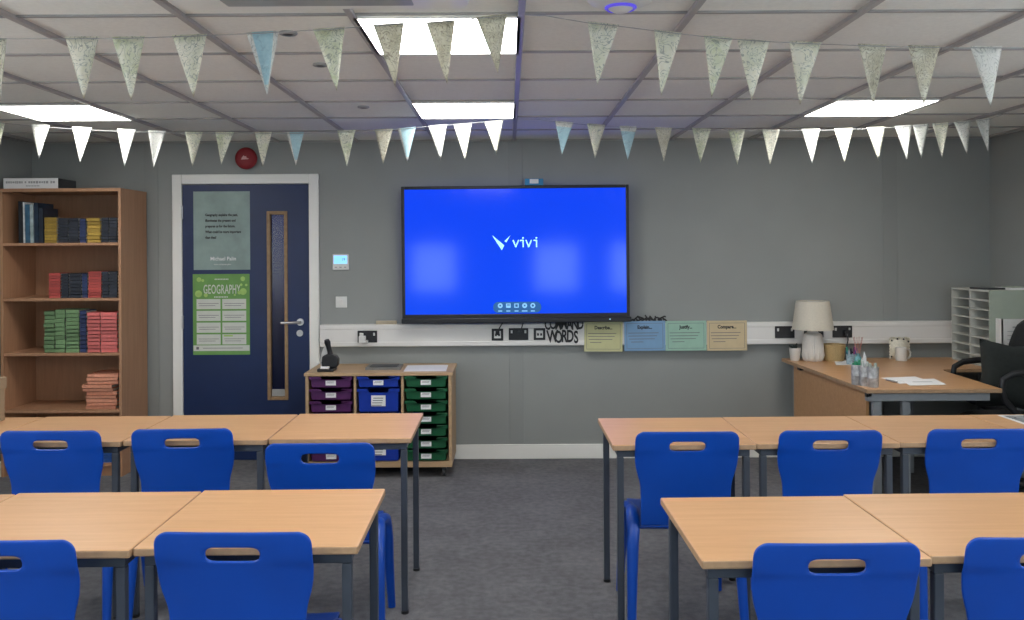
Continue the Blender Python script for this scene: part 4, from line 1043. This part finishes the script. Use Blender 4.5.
far = [(-14, 5, 122, -3, 156, 'map_green'), (31, 50, 124.5, 39.5, 158, 'map_pale'), (72, 92, 127, 80.5, 161, 'map_pale'), (117, 136, 129, 124, 165, 'map_pale'), (148, 166, 130.5, 153, 166, 'map_pale'), (185, 203, 132, 193, 165.5, 'map_cream'), (215.5, 234, 132, 221, 163, 'map_green'), (254.5, 272, 132, 262.5, 165.5, 'map_cream'), (286.5, 304, 132, 296, 164, 'sea'), (337, 355.6, 130, 347, 165, 'map_green'), (374.5, 393, 129, 383, 162, 'map_tan'), (397.5, 416, 127.5, 407, 161, 'sea'), (428, 447, 125, 440.5, 159, 'map_pale'), (453.5, 472, 123.5, 465, 158, 'map_cream'), (484.5, 503, 121, 496.5, 153, 'map_cream'),
       (555, 573.5, 121.5, 562, 153, 'seatop'), (587, 605.5, 124, 595, 157, 'map_cream'), (619.5, 637, 126, 627.5, 158.5, 'seatop'), (655, 672, 127.5, 664, 160, 'map_tan'), (692, 711, 128.5, 700, 161.5, 'map_green'), (728, 745, 129.8, 737, 163.5, 'map_green'), (762, 780, 129.5, 770, 163, 'map_cream'), (801.5, 820, 129, 812, 162, 'map_pale'), (834, 853, 128.3, 844, 161, 'map_cream'), (866.5, 885, 127, 878, 159.5, 'map_cream'), (894.5, 912, 125.5, 906, 158, 'map_pale'), (912.5, 929, 124.3, 922, 157, 'map_pale'), (932, 949, 122.8, 942, 156, 'map_cream'), (953.5, 971, 121, 967, 152.5, 'map_pale'), (975.5, 990, 118.7, 989, 150, 'map_pale')]
def bunting(flags, Y, name_lab, string_pts, seed):
    random.seed(seed)
    root = thing('bunting', name_lab, 'bunting', (0, Y, CAMZ+.6))
    L = lambda px, py, dy=0: Vector((P(px, py, Y).x, dy, P(px, py, Y).z-CAMZ-.6))
    b_ = B(); b_.tube([L(x, y, -.0035) for x, y in string_pts], .0016, 6); b_.build('string', M['greyplastic'], root)
    for i, (x0, x1, yt, xt, yb, kind) in enumerate(flags):
        a, e_ = L(x0, yt), L(x1, yt); tip = L(xt, yb+(3 if Y < 4 else 1.5)); xc = (x0+x1)/2
        # slope of the string at the flag
        sy = [q for q in string_pts]
        def ys(x):
            for (p_, q_) in zip(sy[:-1], sy[1:]):
                if p_[0] <= x <= q_[0]: return p_[1]+(q_[1]-p_[1])*(x-p_[0])/(q_[0]-p_[0])
            return yt+1.5
        off = 0
        d_ = ys(x1)-ys(x0); ma = a.z+ (d_/2)*Y/FPX; me_ = e_.z-(d_/2)*Y/FPX; a.z, e_.z = ma, me_
        curl = random.uniform(.004, .02)*random.choice((-1, 1)); swing = random.uniform(-.012, .012)
        bm = bmesh.new(); n = 6; rowsv = []
        for r_ in range(n+1):
            f = r_/n; l_, rr = a.lerp(tip, f), e_.lerp(tip, f)
            if r_ == n: vs_ = [bm.verts.new(tip+Vector((0, swing, 0)))]
            else:
                vs_ = []
                for k in range(7):
                    p_ = l_.lerp(rr, k/6); u = (k/6-.5)*2
                    p_.y += curl*(1-u*u)*math.sin(PI*min(1, f*1.1))*.8+swing*f; vs_.append(bm.verts.new(p_))
            rowsv.append(vs_)
        for r_ in range(n):
            if r_ == n-1:
                for k in range(6): bm.faces.new((rowsv[r_][k], rowsv[r_][k+1], rowsv[n][0]))
            else:
                for k in range(6): bm.faces.new((rowsv[r_][k], rowsv[r_][k+1], rowsv[r_+1][k+1], rowsv[r_+1][k]))
        me2 = bpy.data.meshes.new('pennant'); 
        mats = [M['map_pale'] if kind in ('sea', 'seatop') else M[kind], M['map_sea']]
        for f_ in bm.faces:
            f_.smooth = True; c_ = f_.calc_center_median(); fr_ = (a.z-c_.z)/(a.z-tip.z)
            if kind == 'seatop' and fr_ > .16: f_.material_index = 1
            if kind == 'sea' and fr_ < .82:
                rel = (c_.x-(a.x+(tip.x-a.x)*fr_))/max(1e-4, (e_.x-a.x)*(1-fr_))
                if (.12 < rel < .80) or (Y > 4 and .2 < rel): f_.material_index = 1
        bm.to_mesh(me2); bm.free()
        for q_ in mats: me2.materials.append(q_)
        o_ = bpy.data.objects.new('pennant', me2); C.objects.link(o_); o_.parent = root
        s_ = o_.modifiers.new('solid', 'SOLIDIFY'); s_.thickness = .0006
        if kind in ('sea', 'seatop'): o_['label'] = 'pennant printed mostly with pale blue sea'
    return root
nstr = [(-60, 38), (-10, 39), (30, 39), (70, 39), (130, 38.5), (190, 36.5), (260, 33.5), (330, 29.5), (390, 25), (440, 22.5), (480, 18.5), (505, 16), (521, 14.8), (545, 16), (587, 23), (619, 26.5), (670, 33), (720, 38.5), (770, 42), (822, 44.5), (880, 46.5), (940, 47.8), (1000, 48.2), (1100, 47.5)]
fstr = [(-60, 118), (-5, 122.5), (31, 126), (80, 129.5), (120, 131.5), (170, 133), (220, 133.8), (272, 133.8), (320, 133), (356, 131.8), (393, 130), (430, 126.5), (470, 123.5), (503, 119.8), (516, 118.8), (535, 119.3), (560, 122.5), (600, 126), (640, 128.2), (680, 129.6), (730, 130.8), (780, 131), (830, 130.2), (880, 128.3), (930, 125.2), (970, 121.8), (990, 119), (1010, 112)]
bunting(near, 3.045, 'near string of paper map bunting across the ceiling', nstr, 5)
bunting(far, 5.47, 'far string of paper map bunting in front of the screen wall', fstr, 6)
